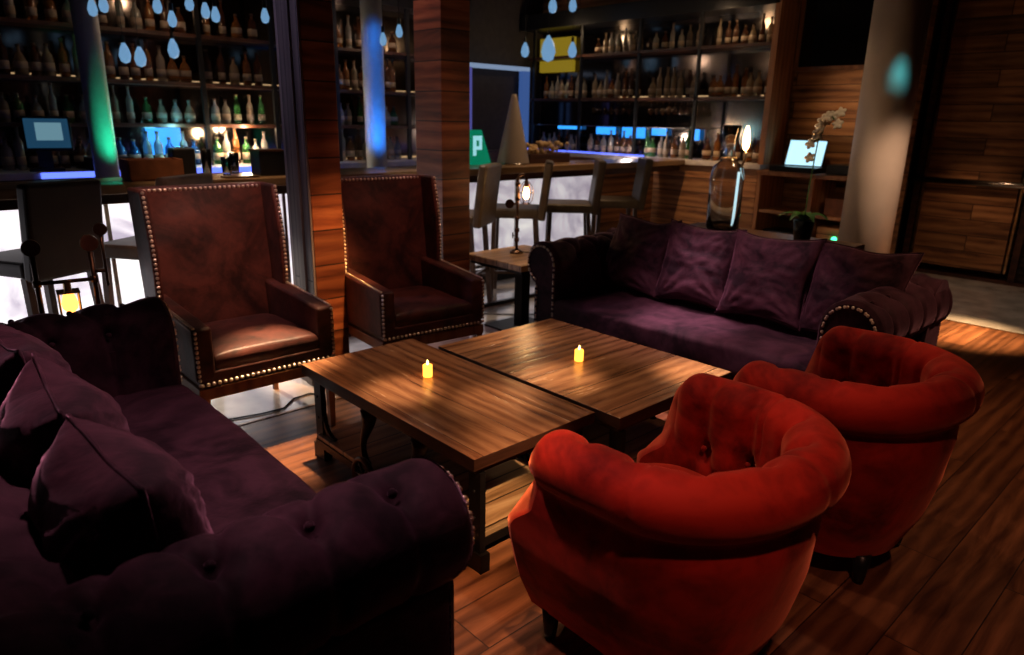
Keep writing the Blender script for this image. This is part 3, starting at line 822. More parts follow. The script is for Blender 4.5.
# things on the bar
def crate(label, loc, w, d, h, mat, extra=None):
    t = thing('bar_caddy', label, 'caddy', loc)
    mb = MB().box(-w, w, -d, d, 0, .012)
    for s in (-1, 1): mb.box(s * w - .006, s * w + .006, -d, d, .012, h); mb.box(-w, w, s * d - .006, s * d + .006, .012, h)
    mk('tray_box', mb, mat, t); mk('divider', MB().box(-.004, .004, -d + .008, d - .008, .012, h - .01), M['black'], t)
    return t
brownbox = plain('caddy_leather', (.2, .07, .03), .5)
crate('brown wooden napkin caddy on the bar, left above the wing chair', (1.36, 4.72, 1.10), .15, .09, .125, brownbox)
t = thing('card_terminal', 'small black till printer on the bar behind the brown caddy', 'till', (1.60, 4.90, 1.10))
mk('housing', MB().box(-.07, .07, -.06, .06, 0, .18), M['black'], t, bevel=.012); mk('paper_slot', MB().box(-.04, .04, -.02, -.005, .178, .186), M['steel'], t)
t = thing('bar_bin', 'dark box on the bar just left of the grey-sided pillar', 'box', (2.1, 4.72, 1.10))
mk('bin_body', MB().box(-.09, .09, -.08, .08, 0, .17), M['black'], t, bevel=.01); mk('rim', MB().box(-.095, .095, -.085, .085, .16, .172), M['darkwood'], t)
tag(mk('folded_napkin', MB().box(-.11, .11, -.05, .05, 0, .012), M['cap'], loc=(1.86, 4.62, 1.10), bevel=.003), 'dark folded bar towel lying on the bar edge', 'towel')
def tumbler(label, x, y, z, r=.035, h=.13, grp=None):
    o = mk('drinking_glass', MB().lathe([(r * .8, 0), (r, h), (r * .9, h), (r * .72, .012), (.001, .012)], n=18), M['glass'], loc=(x, y, z), smooth=True)
    return tag(o, label, 'glass', grp)
tumbler('tall clear glass on the bar right of the brown caddy', 1.74, 4.86, 1.10, .035, .17)
tumbler('clear glass on the bar beside the folded towel', 1.86, 4.84, 1.10, .034, .12)
tumbler('clear glass on the bar near the dark box', 1.96, 4.95, 1.10, .034, .14)

t = thing('planter_box', 'long wooden planter of dried flowers on the bar, above the second stool', 'planter', (4.92, 4.85, 1.10))
mk('box', MB().box(-.27, .27, -.07, .07, 0, .085), M['darkwood'], t, bevel=.004)
mb = MB()
for k in range(46):
    x, y = rnd.uniform(-.25, .25), rnd.uniform(-.06, .06); h = rnd.uniform(.1, .19)
    mb.ball((x, y, h), rnd.uniform(.014, .028), 8); mb.cyl((x, y, .06), (x, y, h), .003, n=5)
mk('dried_flowers', mb, [M['dried']], t, smooth=True); t.children[-1]['kind'] = 'stuff'

t = thing('decorative_cone', 'tall pale smoky cone standing on the bar right of the wooden pillar', 'vase', (4.47, 4.82, 1.10))
mk('cone', MB().lathe([(.15, 0), (.148, .02), (.03, .58), (.02, .61)], n=36), plain('smoky_glass', (.42, .36, .31), .3, trans=.45, var=.05), t, smooth=True)
mk('base_ring', MB().ring((0, 0, .008), .15, .008, 'z', 36, 8), M['steel'], t, smooth=True)
mk('candle_stick', MB().cyl((.06, 0, .0), (.06, 0, .3), .012), M['wax'], t)

# pendant bulbs
def pendant(label, x, y, z, grp=None, r=.032):
    t = thing('pendant_bulb', label, 'lamp', (x, y, z), 0, grp)
    mk('bulb', MB().lathe([(.001, -r * 1.3), (r * .7, -r), (r, 0), (r * .75, r * 1.1), (.012, r * 2.1)], n=14), M['edison'], t, smooth=True)
    mk('socket', MB().cyl((0, 0, r * 2.1), (0, 0, r * 2.1 + .05), .015, n=10), M['black'], t)
    mk('cord', MB().cyl((0, 0, r * 2.1 + .05), (0, 0, 3.2 - z), .003, n=6), M['black'], t)
pend = [(1.37, 2.14), (1.44, 2.17), (1.78, 2.2), (1.87, 2.12), (2.0, 2.24), (2.11, 2.2), (2.18, 2.18), (2.56, 2.21)]
for x, z in pend: pendant('bare pale-blue bulb hanging over the bar left of the pillars', x, 5.6, z, 'bulbs hanging over the left of the bar')
pendant('left one of two bare bulbs hanging between the two wooden pillars', 3.62, 5.6, 2.13)
pendant('right one of two bare bulbs hanging between the two wooden pillars', 3.79, 5.6, 2.21)
for k, (x, y, z, r, lb) in enumerate(((6.2, 6.51, 2.27, .05, 'bare bulb hanging just left of the yellow light box'), (6.2, 6.12, 2.25, .085, 'large round bulb hanging in front of the yellow light box'),
                      (6.2, 5.74, 2.23, .05, 'bare bulb hanging just right of the yellow light box'), (6.2, 6.07, 2.72, .05, 'higher bulb above the large round bulb, at the top edge'), (6.2, 5.76, 2.7, .045, 'higher bulb at the top edge, right of the other'))):
    pendant(lb, x, y, z, None, r)
for x, z in ((1.75, 1.92), (1.86, 1.9), (2.12, 1.98)): pendant('added low bulb in place of a glint before the left bottle shelves', x, 6.4, z, 'added low bulbs in place of glints before the left bottle shelves', .045)  # hanging bulbs added where small reflections glint, not real pendants

# ------------------------------------------------------------------ back bars
def bottle_mesh(kind):
    mb = MB()
    if kind == 0: prof = [(.034, 0), (.036, .01), (.036, .17), (.03, .195), (.014, .22), (.012, .27), (.014, .272)]
    elif kind == 1: prof = [(.04, 0), (.042, .01), (.042, .12), (.036, .16), (.016, .185), (.013, .22), (.015, .222)]
    elif kind == 2: prof = [(.03, 0), (.031, .01), (.031, .20), (.022, .23), (.012, .25), (.012, .31), (.013, .312)]
    else: prof = [(.045, 0), (.05, .02), (.048, .10), (.03, .15), (.014, .17), (.013, .20), (.018, .205)]
    mb.lathe(prof, n=12); r, top = prof[2][0], prof[-1][1]
    mb.m = 1; mb.lathe([(r + .0012, .04), (r + .0012, .10)], n=12)
    mb.m = 2; mb.lathe([(.016, top), (.016, top + .018)], n=10)
    return mb
BM = {}
def bottle(color, kind, x, y, z, label, grp, sc=1.):
    key = (color, kind)
    if key not in BM:
        o = mk('liquor_bottle', bottle_mesh(kind), [BOT[color], M['label'], M['cap']], smooth=True); BM[key] = o
    else:
        o = BM[key].copy(); C.objects.link(o)
    o.location = (x, y, z); o.scale = (sc, sc, sc); o.rotation_euler.z = rnd.uniform(0, 6)
    tag(o, label, 'bottle', grp)
def glassware(x, y, z, label, grp, hang=False):
    key = 'gw'
    if key not in BM:
        o = mk('stem_glass', MB().lathe([(.03, 0), (.004, .006), (.004, .07), (.022, .085), (.034, .12), (.03, .16), (.028, .16), (.03, .12), (.002, .09)], n=12), M['ambglass'], smooth=True); BM[key] = o
    else:
        o = BM[key].copy(); C.objects.link(o)
    o.location = (x, y, z); o.rotation_euler = (PI if hang else 0, 0, 0)
    tag(o, label, 'glass', grp)

# right-hand unit against wall_right: x 6.78..7.2, y 3.66..7.0
ub = thing('back_bar_shelving', 'tall dark bottle shelving on the plank-clad counter at right', 'shelving', (0, 0, 0))
mk('base_cabinet', MB().box(6.8, 7.2, 3.66, 7.2, 0, 1.05), M['cladding'], ub)
mk('stone_top', MB().box(6.76, 7.2, 3.62, 7.2, 1.05, 1.10), M['counter'], ub, bevel=.004)
mk('back_mirror', MB().box(7.18, 7.2, 3.66, 7.2, 1.10, 2.62), M['mirror'], ub)
for z, nm in ((1.76, 'shelf'), (2.27, 'shelf')): mk(nm, MB().box(6.86, 7.18, 3.68, 7.15, z - .03, z), M['darkwood'], ub)
mk('glass_shelf', MB().box(6.9, 7.18, 4.5, 7.1, 1.425, 1.435), M['steel'], ub)
mk('cornice', MB().box(6.78, 7.2, 3.62, 7.2, 2.60, 2.78), M['black'], ub)
for y in (7.03, 6.2, 5.32, 4.52): mk('upright', MB().box(6.86, 6.89, y - .018, y + .018, 1.10, 2.6), M['black'], ub)
mk('end_post', MB().box(6.78, 7.2, 3.60, 3.66, 1.10, 3.0), M['legwood'], ub)
for a, b, c, d in ((5.82, 6.12, 1.33, 1.42), (5.36, 5.7, 1.30, 1.43), (5.05, 5.25, 1.34, 1.42), (4.6, 4.72, 1.3, 1.42), (6.4, 6.8, 1.38, 1.42)):
    mk('led_strip', MB().box(7.12, 7.14, a, b, c, d), M['led_sky'], ub)
mk('led_strip', MB().box(6.78, 6.8, 5.1, 7.1, 1.105, 1.12), M['led_blue'], ub)
mk('led_strip', MB().box(7.14, 7.16, 3.7, 6.1, 2.28, 2.295), M['led_white'], ub)
mk('led_strip', MB().box(7.14, 7.16, 3.7, 6.1, 1.77, 1.785), M['led_white'], ub)
tag(mk('light_box', MB().box(7.08, 7.14, 6.55, 7.14, 2.1, 2.52), M['amber']), 'glowing yellow light box in the upper left bay of the right shelving', 'sign')

bays = [(6.25, 6.98, 'leftmost bay'), (5.38, 6.14, 'second bay from the left'), (4.58, 5.26, 'third bay from the left'), (3.74, 4.46, 'right-end bay')]
def fill(x, a, b, z, cols, lab, grp, step=.1, kinds=(0, 1, 2, 3), axis='y', jit=.02, sc=1.):
    n = int((b - a) / step)
    for k in range(n):
        p = a + (k + .5) * (b - a) / n + rnd.uniform(-.012, .012); c = rnd.choice(cols); q = x + rnd.uniform(-jit, jit)
        X, Y = (q, p) if axis == 'y' else (p, q)
        bottle(c, rnd.choice(kinds), X, Y, z, f'{c} bottle {lab}', f'{c} bottles {grp}', sc)
for i, (a, b, nm) in enumerate(bays):
    if i < 3:
        fill(6.98, a, b, 1.10, ['clear', 'cream', 'amber', 'green'] if i == 2 else ['clear', 'cream', 'brown'], f'on the counter of the right shelving, {nm}', f'counter row, {nm}', .095, sc=.98)
    else:
        fill(7.0, a, b, 1.10, ['brown', 'amber'], f'on the counter of the right shelving, {nm}', f'counter row, {nm}', .11)
    if i == 1 or i == 2:
        for k in range(8): glassware(7.02, a + .05 + k * (b - a - .1) / 7, 1.725, f'stem glass hanging upside down under the shelf, {nm}', f'hanging glasses, {nm}', True)
    fill(7.02, a, b, 1.76, ['brown', 'amber', 'cream', 'clear'] if i != 3 else ['brown', 'amber', 'cream'], f'on the middle shelf of the right shelving, {nm}', f'middle shelf, {nm}', .085, sc=1.0)
    if i: fill(7.02, a, b, 2.27, ['cream', 'brown', 'clear'], f'on the top shelf of the right shelving, {nm}', f'top shelf, {nm}', .1, sc=.85)

# back unit against wall_back: y 6.78..7.2, x -0.2..5.6
ul = thing('back_bar_shelving', 'long dark bottle shelving behind the bar at left, up to the pillars', 'shelving', (0, 0, 0))
mk('base_cabinet', MB().box(-.6, 5.6, 6.6, 7.2, 0, .98), M['darkwood'], ul)
mk('stone_top', MB().box(-.6, 5.6, 6.56, 7.2, .98, 1.03), M['counter'], ul, bevel=.004)
mk('back_mirror', MB().box(-.6, 5.6, 7.18, 7.2, 1.03, 2.7), M['mirror'], ul)
for z in (1.40, 1.76, 2.17): mk('shelf', MB().box(-.6, 5.6, 6.86, 7.18, z - .03, z), M['darkwood'], ul)
mk('cornice', MB().box(-.6, 5.6, 6.8, 7.2, 2.62, 2.8), M['black'], ul)
for x in (.6, 1.66, 2.5, 3.18, 3.86, 4.75, 5.58): mk('upright', MB().box(x - .02, x + .02, 6.85, 6.89, 1.03, 2.62), M['black'], ul)
mk('led_strip', MB().box(1.08, 3.1, 6.545, 6.56, .985, 1.03), M['led_blue'], ul)
mk('led_strip', MB().box(1.0, 5.5, 7.14, 7.16, 1.775, 1.785), M['led_white'], ul)
mk('led_strip', MB().box(1.7, 5.5, 7.14, 7.16, 1.035, 1.05), M['led_white'], ul)
mk('led_strip', MB().box(1.7, 5.5, 7.14, 7.16, 2.18, 2.19), M['led_white'], ul)
mk('led_strip', MB().box(2.04, 2.34, 7.12, 7.14, 1.12, 1.36), M['led_sky'], ul)
bl = [(.68, 1.6, 'bay left of the green column'), (1.72, 2.46, 'bay right of the green column'), (2.56, 3.14, 'bay beside the grey-sided pillar'), (3.9, 4.7, 'bay between the two pillars')]
for i, (a, b, nm) in enumerate(bl):
    fill(6.98, a, b, 1.03, ['cream', 'clear', 'amber', 'green'] if i == 2 else (['blue', 'clear', 'green'] if i == 1 else ['brown', 'clear']), f'on the back counter, {nm}', f'back counter, {nm}', .085 if i == 2 else .1, axis='x', sc=1.05)
    fill(7.0, a, b, 1.40, ['clear', 'cream', 'green'], f'on the low shelf behind the bar, {nm}', f'low shelf, {nm}', .11, axis='x', sc=.95)
    fill(7.0, a, b, 1.76, ['brown', 'amber', 'cream'], f'on the middle shelf behind the bar, {nm}', f'middle shelf, {nm}', .1, axis='x', sc=1.05)
    fill(7.0, a, b, 2.17, ['brown', 'amber', 'clear'], f'on the upper shelf behind the bar, {nm}', f'upper shelf, {nm}', .12, axis='x')

# till monitor
t = thing('till_monitor', 'blue-screened till monitor on the back counter at far left', 'monitor', (1.16, 6.34, .98), math.radians(-8))
mk('stand', MB().box(-.05, .05, .0, .05, -.0, .17).box(-.12, .12, -.06, .1, 0, .02), M['black'], t)
T = Matrix.Translation((.04, 0, .29)) @ Matrix.Rotation(-.15, 4, 'X') @ Matrix.Scale(.78, 4)
mk('casing', MB().box(-.21, .21, -.02, .02, -.17, .17, T), M['black'], t, bevel=.008)
mk('screen', MB().box(-.19, .19, -.024, -.019, -.145, .145, T), M['possc'], t)
mk('lit_window', MB().box(-.10, .13, -.027, -.0235, -.07, .105, T), M['possc2'], t)
t['label'] = 'blue-screened till monitor behind the bar at far left'
t.location.z = 1.03; t.location.y = 6.74
# service counter under monitor is the back counter; keyboard-like till drawer
t = thing('cash_register', 'black till drawer on the back counter beside the blue monitor', 'till', (1.62, 6.76, 1.03))
mk('drawer_case', MB().box(-.16, .16, -.14, .14, 0, .1), M['black'], t, bevel=.006); mk('drawer_front', MB().box(-.145, .145, -.148, -.14, .015, .085), M['steel'], t)

# blue light frame near the corner and the green sign
t = thing('lit_doorway', 'blue-lit rectangular doorway frame behind the bar, right of the pillar', 'doorway', (0, 0, 0))
x0, x1 = 5.80, 6.84
mk('lintel', MB().box(x0, x1, 7.08, 7.16, 2.10, 2.15), glow('pale_blue_tube', (.3, .42, .65), .6), t)
mk('jamb', MB().box(x0, x0 + .05, 7.08, 7.16, 1.1, 2.10), glow('violet_tube', (.1, .1, .4), .6), t)
mk('jamb', MB().box(x1 - .12, x1, 7.08, 7.16, .9, 2.10), glow('deep_blue_tube', (.06, .14, .42), .6), t)
mk('base_sill', MB().box(x0, x1, 7.05, 7.2, 0, 1.1), M['darkwood'], t)
t = thing('green_sign', 'small glowing green and blue sign on the bar right of the pillar', 'sign', (4.55, 5.22 + .35, 0))
t.location = (4.1, 4.9, 1.10)
mk('sign_board', MB().add([(-.09, -.01, 0), (.17, -.01, 0), (.05, -.01, .3), (-.09, -.01, .3), (-.09, .01, 0), (.17, .01, 0), (.05, .01, .3), (-.09, .01, .3)], [(3, 2, 1, 0), (4, 5, 6, 7), (0, 1, 5, 4), (1, 2, 6, 5), (2, 3, 7, 6), (3, 0, 4, 7)]), glow('green_sign_face', (0, .2, .1), .8), t)
mb = MB().box(-.05, -.015, -.018, -.012, .08, .24).box(-.05, .05, -.018, -.012, .21, .25).box(.02, .05, -.018, -.012, .14, .25).box(-.05, .05, -.018, -.012, .13, .16)
mk('lit_letter', mb, glow('pale_sign_letter', (.3, .65, .7), 1.), t)

# ------------------------------------------------------------------ credenza niche
cr_ = thing('credenza', 'open wooden credenza with shelves under the laptop at right', 'cabinet', (0, 0, 0))
mk('top', MB().box(6.62, 7.2, 2.46, 3.58, 1.01, 1.05), M['legwood'], cr_, bevel=.003)
mk('back_panel', MB().box(7.16, 7.2, 2.46, 3.58, 0, 1.01), M['cladding'], cr_)
for y in (2.48, 3.02, 3.56): mk('side_panel', MB().box(6.66, 7.16, y - .018, y + .018, .06, 1.01), M['legwood'], cr_)
for a, b in ((2.5, 3.0), (3.04, 3.54)): mk('shelf', MB().box(6.68, 7.16, a, b, .64, .67), M['legwood'], cr_)
mk('plinth', MB().box(6.7, 7.16, 2.48, 3.56, 0, .06), M['black'], cr_)
tag(mk('cable_box', MB().box(-.18, .18, -.17, .17, 0, .09).box(-.184, -.18, -.1, .1, .02, .06), M['black'], loc=(6.9, 2.76, 1.05), bevel=.004), 'black audio box on the credenza, right of the laptop', 'electronics')
tag(mk('indicator_box', MB().box(-.15, .15, -.15, .15, 0, .16), brownbox, loc=(6.9, 2.76, .67), bevel=.004), 'brown box in the right compartment of the credenza', 'box')
t = thing('record_row', 'row of dark record sleeves in the lower left compartment of the credenza', 'records', (6.92, 3.29, .06)); 
mb = MB()
mk('sleeves', MB().box(-.16, .16, -.22, .22, 0, .4), M['black'], t)
for k in range(14): mb.box(-.163, -.16, -.21 + k * .031, -.185 + k * .031, .01, .39)
mk('sleeve_spines', mb, M['darkwood'], t)
t = thing('speaker_box', 'small wooden radio with a green light, low in the right compartment of the credenza', 'radio', (6.86, 2.74, .06))
mk('cabinet_body', MB().box(-.14, .16, -.2, .2, 0, .5), M['cladding'], t, bevel=.006)
mk('power_light', MB().ball((-.148, .02, .4), .024, 12), M['green_led'], t, smooth=True)

t = thing('laptop', 'open laptop with a bright screen on the credenza', 'laptop', (6.84, 3.27, 1.05), math.radians(0))
mk('base', MB().box(-.14, .12, -.24, .22, 0, .05), M['black'], t, bevel=.006)
T = Matrix.Translation((.10, -.02, .05)) @ Matrix.Rotation(.28, 4, 'Y')
mk('lid', MB().box(-.006, .006, -.18, .205, 0, .26, T), M['black'], t, bevel=.003)
mk('screen', MB().box(-.0085, -.006, -.17, .197, .008, .25, T), M['screen'], t)

t = thing('television', 'dark framed television on the plank wall, top right', 'television', (7.2, 3.1, 2.34))
mk('screen', MB().box(-.05, 0, -.46, .44, -.3, .46), plain('tv_glass', (.006, .005, .006), .08), t)
mb = MB().box(-.07, 0, -.50, .48, -.335, -.3).box(-.07, 0, .44, .48, -.3, .5).box(-.06, 0, -.50, -.46, -.3, .5)
mk('frame', mb, M['legwood'], t, bevel=.003)

# console table behind the far sofa, big bottle lamp, orchid
t = thing('console_table', 'narrow wooden console table behind the far sofa', 'table', (4.42, 2.3, 0))
mk('tabletop', MB().box(-.2, .2, -.6, .6, .74, .78), M['legwood'], t, bevel=.004)
for sx in (-1, 1):
    for sy in (-1, 1): mk('leg', MB().box(sx * .17 - .02, sx * .17 + .02, sy * .56 - .02, sy * .56 + .02, 0, .74), M['iron'], t)
t = thing('bottle_lamp', 'tall clear glass bottle lamp with a bright bulb behind the far sofa', 'lamp', (4.42, 2.6, .78))
mk('bottle', MB().lathe([(.10, 0), (.112, .02), (.114, .36), (.10, .43), (.055, .47), (.04, .50), (.036, .56), (.05, .62), (.065, .70), (.06, .705), (.03, .56), (.035, .5), (.09, .42), (.107, .36), (.105, .02), (.001, .012)], n=36), M['glass'], t, smooth=True)
mk('neck_bead_ring', (lambda m: [m.ball((.046 * math.cos(k * PI / 7), .046 * math.sin(k * PI / 7), .49), .008, 8) for k in range(14)] and m)(MB()), M['brass'], t, smooth=True)
mk('bulb_holder', MB().tube([(.0, -.1, .44), (0, -.125, .50), (0, -.115, .55)], .008, 8), M['brass'], t, smooth=True)
mk('bulb', MB().lathe([(.008, .545), (.02, .57), (.023, .61), (.017, .66), (.006, .70)], (0, -.115, 0), 14), M['bulb'], t, smooth=True)
mk('light_rod', MB().cyl((0, -.08, .02), (0, -.085, .40), .009), glow('white_rod', (.6, .9, 1), 1.1), t, smooth=True)
t = thing('potted_orchid', 'cream orchid in a black pot behind the far sofa, in front of the laptop', 'plant', (4.42, 2.02, .78))
mk('pot', MB().lathe([(.05, 0), (.065, .13), (.06, .13), (.055, .115), (.001, .115)], n=24), M['black'], t, smooth=True)
st = [(0, 0, .1), (.0, .0, .3), (.0, -.01, .5), (0, -.02, .66), (-.01, -.05, .75), (-.03, -.09, .78), (-.05, -.12, .75)]
mk('stem', MB().tube(st, .004, 6), M['leaf'], t, smooth=True)
for k in range(7):
    a = k * 2 * PI / 7 + .3; L = rnd.uniform(.14, .22)
    def leaf(i, j, a=a, L=L):
        w = .026 * math.sin(PI * min(.97, i + .03)) ** .6 * (2 * j - 1); r_ = L * i; z = .12 + .07 * math.sin(i * 2.4) - .03 * i + abs(2 * j - 1) * .006
        return (r_ * math.cos(a) - w * math.sin(a), r_ * math.sin(a) + w * math.cos(a), z)
    mk('leaf', MB().grid(leaf, 12, 5), M['leaf'], t, smooth=True)
for k in range(13):
    q = k / 12; f = 2.2 + q * 3.7; i = int(f); w = f - i; p = Vector(st[min(i, 6)]).lerp(Vector(st[min(i + 1, 6)]), w)
    p += Vector((rnd.uniform(-.03, .03), rnd.uniform(-.04, .04), rnd.uniform(-.03, .03)))
    mb = MB()
    rz = rnd.uniform(0, PI)
    for s in range(5):
        a = s * 2 * PI / 5 + rz
        T = Matrix.Translation(p) @ Matrix.Rotation(-1.2, 4, 'Y') @ Matrix.Rotation(a, 4, 'Z') @ Matrix.Translation((.016, 0, 0)) @ Matrix.Diagonal((1, .7, .25, 1))
        mb.ball((0, 0, 0), .021, 8, T=T)
    mk('blossom', mb, M['petal'], t, smooth=True)

# ------------------------------------------------------------------ glazed doors at right
d1 = thing('door_1', None, None, (0, 0, 0)); d1['kind'] = 'structure'
X = 8.3
def doorbox(nm, y0, y1, z0, z1, mat, dx=.03, par=None, xo=0): return mk(nm, MB().box(X + xo - dx, X + xo + dx, y0, y1, z0, z1), mat, par or d1)
for y in (2.86, 2.62, 1.62, .62): doorbox('door_mullion', y - .03, y + .03, 0, 3.2, M['darkwood'])
doorbox('door_mullion', 2.72, 2.74, 0, 3.2, M['steel'], .02)
doorbox('door_leaf', 1.72, 2.55, .1, 3.1, M['cladding'], .02)
doorbox('door_edge', 2.555, 2.575, .1, 3.1, M['brass'], .022)
doorbox('door_edge', 1.68, 1.70, .1, 3.1, M['brass'], .022)
doorbox('glass_pane', 2.65, 2.83, .05, 3.15, M['glass'], .006)
doorbox('glass_pane', .66, 1.58, .05, 3.15, M['glass'], .006)
doorbox('door_leaf', -2.5, .58, .0, 3.2, M['darkwood'], .02)
mk('push_bar', MB().cyl((X - .1, .8, .97), (X - .1, 2.78, .97), .03).cyl((X - .1, 2.75, .97), (X, 2.75, .97), .015).cyl((X - .1, 1.62, .97), (X, 1.62, .97), .015), M['steel'], d1, smooth=True)
doorbox('threshold', -2.5, 2.9, 0, .03, M['darkwood'], .06)

# ------------------------------------------------------------------ lights
def spot(name, loc, tgt, power, col, size=40, blend=1., r=.05):
    l = bpy.data.lights.new(name, 'SPOT'); l.energy = power; l.color = col; l.spot_size = math.radians(size); l.spot_blend = blend; l.shadow_soft_size = r
    o = bpy.data.objects.new(name, l); C.objects.link(o); o.location = loc
    o.rotation_euler = (Vector(tgt) - Vector(loc)).to_track_quat('-Z', 'Y').to_euler(); return o
def point(name, loc, power, col, r=.03):
    l = bpy.data.lights.new(name, 'POINT'); l.energy = power; l.color = col; l.shadow_soft_size = r
    o = bpy.data.objects.new(name, l); C.objects.link(o); o.location = loc; return o
WARM = (1, .62, .34)
spot('table_spot', (1.75, 2.9, 3.1), (1.75, 2.15, .45), 110, WARM, 46)
spot('table_spot', (2.7, 2.9, 3.1), (2.3, 2.1, .45), 70, WARM, 40)
for x, y, e, a in ((1.46, 2.21, 900, 8), (1.68, 1.88, 500, 9), (2.05, 1.9, 900, 9), (2.56, 1.56, 1000, 9), (2.3, 2.45, 300, 12)):
    spot('glare_pool_spot', (x + .5, y + .75, 3.1), (x, y, .45), e, (1, .66, .38), a, 1.)  # added narrow beams; their pools stand in for reflections on the tabletops
spot('chair_spot', (1.3, 1.6, 3.1), (1.5, .95, .6), 75, (1, .5, .36), 40)
spot('chair_spot', (.5, -.3, 3.1), (1.5, .6, .5), 80, (1, .42, .28), 40)
spot('chair_spot', (2.6, 1.6, 3.1), (2.4, .95, .6), 55, (1, .5, .36), 40)
spot('sofa_spot', (1.3, 1.8, 3.1), (.4, 2.0, .5), 190, (1, .55, .6), 46)
spot('sofa_spot', (.5, 1.9, 3.1), (.75, 1.15, .75), 120, (1, .5, .58), 30)
spot('sofa_spot', (2.4, 2.2, 3.1), (3.2, 1.9, .4), 260, (1, .58, .62), 36)
spot('sofa_spot', (3.4, 2.6, 3.1), (3.25, 2.1, .45), 600, (1, .6, .7), 16)
spot('wing_spot', (1.25, 2.0, 3.1), (1.25, 3.6, .88), 230, (1, .5, .38), 28)
spot('wing_spot', (2.3, 2.2, 3.1), (2.3, 3.5, .7), 70, (1, .45, .35), 32)
spot('pillar_spot', (2.05, 2.2, 3.1), (1.84, 3.44, .62), 800, (1, .45, .15), 14, 1.)
spot('pillar_spot', (2.5, 2.7, 3.1), (2.95, 3.9, .8), 28, (1, .42, .25), 40)
spot('pillar_side_fill', (.9, 3.9, 2.9), (1.75, 3.57, 1.5), 30, (.75, .6, 1), 60)  # added fill that gives the pillar's grey side its purple tint
spot('pillar_side_fill', (2.2, 4.3, 2.9), (2.93, 4.0, 1.7), 18, (1, .5, .6), 60)
spot('floor_spot', (5.7, .9, 3.1), (6.0, 1.45, 0), 2200, (1, .62, .3), 22, 1.)
spot('floor_spot', (3.7, .0, 3.1), (3.7, .6, 0), 130, (1, .5, .28), 60, 1.)
spot('floor_spot', (7.2, 1.3, 3.1), (7.0, 1.5, 0), 60, (1, .7, .5), 60)
spot('floor_spot', (1.6, 3.0, 3.1), (1.2, 2.85, 0), 2000, WARM, 14, 1.)
spot('floor_spot', (1.0, 1.0, 3.1), (1.15, 1.4, 0), 330, (1, .5, .22), 16)
spot('shelf_fill', (1.1, -.9, 3.1), (1.52, 1.74, .12), 1100, WARM, 9)  # added low-angle beam, only there to reach the table's lower shelf
spot('column_spot', (4.9, 1.1, 1.9), (5.6, 2.0, .7), 95, (1, .66, .45), 60, 1.)
spot('column_spot', (4.7, 1.5, 3.0), (5.45, 1.96, 1.87), 130, (.1, .8, 1), 4.5, .5)  # added cyan beam that makes the teal highlight on the column
spot('green_uplight', (1.6, 5.9, 1.0), (1.47, 6.12, 1.5), 14, (.02, 1, .5), 70)
spot('blue_uplight', (3.8, 5.9, 1.05), (3.98, 6.25, 1.7), 36, (.02, .22, 1), 100)
spot('blue_uplight', (3.8, 5.9, 2.6), (3.98, 6.25, 1.9), 14, (.02, .22, 1), 70)
spot('plank_spot', (5.9, 4.2, 2.6), (6.8, 4.2, .7), 110, (1, .6, .28), 50)
spot('niche_spot', (6.3, 2.9, 2.0), (7.2, 2.95, 1.65), 14, (1, .6, .3), 60)
spot('orchid_fill', (3.9, 1.6, 2.4), (4.4, 1.95, 1.4), 12, (1, .75, .5), 30)  # added light, only there to brighten the orchid blossoms
spot('door_spot', (7.6, 2.0, 1.6), (8.3, 2.1, .2), 10, (1, .55, .3), 70)
spot('bar_spot', (1.6, 4.2, 3.1), (1.8, 4.8, 1.1), 160, WARM, 40)
spot('bar_spot', (4.8, 4.0, 3.1), (4.8, 4.7, 1.1), 110, WARM, 50)
spot('bar_floor_fill', (1.5, 4.86, .95), (1.4, 3.5, 0), 160, (1, .85, .7), 70)  # added fill for the panel's bright reflection on the tile under the chair
spot('bar_floor_fill', (3.2, 4.1, 3.1), (3.2, 4.0, 0), 160, (1, .75, .55), 50)
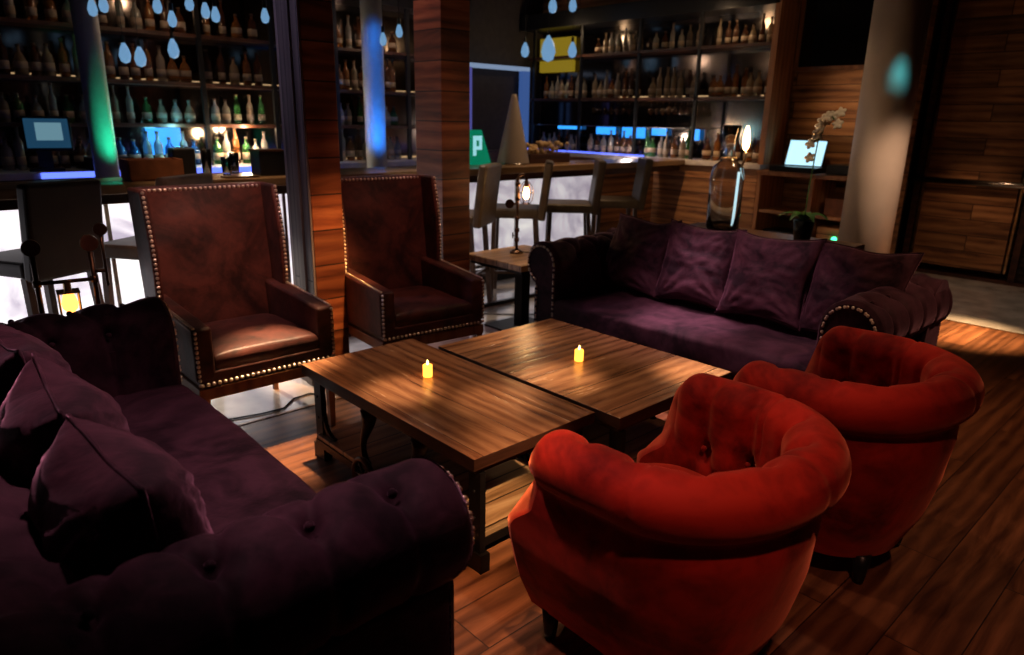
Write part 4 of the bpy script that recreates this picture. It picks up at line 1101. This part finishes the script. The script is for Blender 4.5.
point('lamp_light', (3.56, 3.66, 1.0), 3, (1, .6, .3))
point('bottle_lamp_light', (4.42, 2.42, 1.4), 2.5, (1, .7, .45))
for i, (x, y, z, e, c) in enumerate(((6.7, 6.2, 2.5, 3, (1, .7, .4)), (6.7, 4.2, 2.55, 2, (1, .65, .35)), (6.6, 5.2, 1.3, 5, (1, .8, .7)), (2.85, 6.85, 1.36, 9, (1, .75, .5)), (2.65, 6.8, 1.3, 6, (1, .7, .4)), (2.2, 6.8, 1.36, 2.5, (.2, .8, 1)), (2.2, 6.4, 2.5, 2.5, (1, .65, .4)), (4.4, 6.5, 2.4, 2.5, (1, .7, .5)))):
    point('shelf_light', (x, y, z), e * 1.7, c, .05)

w = bpy.data.worlds.new('world'); scn.world = w; w.use_nodes = True
w.node_tree.nodes['Background'].inputs[0].default_value = (.5, .35, .32, 1); w.node_tree.nodes['Background'].inputs[1].default_value = .02

# ------------------------------------------------------------------ camera
PSI, P, R = math.radians(43), .29, .0187
def rot(x, y, z): return Vector((x * math.cos(PSI) + y * math.sin(PSI), -x * math.sin(PSI) + y * math.cos(PSI), z))
f = rot(0, math.cos(P), -math.sin(P)); u0 = rot(0, math.sin(P), math.cos(P)); r0 = rot(1, 0, 0)
r_ = math.cos(R) * r0 + math.sin(R) * u0; u_ = -math.sin(R) * r0 + math.cos(R) * u0
cam = bpy.data.cameras.new('camera'); co = bpy.data.objects.new('camera', cam); C.objects.link(co)
cam.sensor_width = 36; cam.lens = 700 / 1024 * 36; cam.clip_start = .05
cam.dof.use_dof = True; cam.dof.focus_distance = 2.4; cam.dof.aperture_fstop = 2.8
co.matrix_world = Matrix(((r_.x, u_.x, -f.x, 0), (r_.y, u_.y, -f.y, 0), (r_.z, u_.z, -f.z, 1.5), (0, 0, 0, 1)))
scn.camera = co
scn.view_settings.view_transform = 'Standard'; scn.view_settings.look = 'None'; scn.view_settings.gamma = 1; scn.view_settings.use_curve_mapping = False
scn.view_settings.exposure = 0
scn.cycles.use_denoising = True; scn.cycles.sample_clamp_indirect = 3
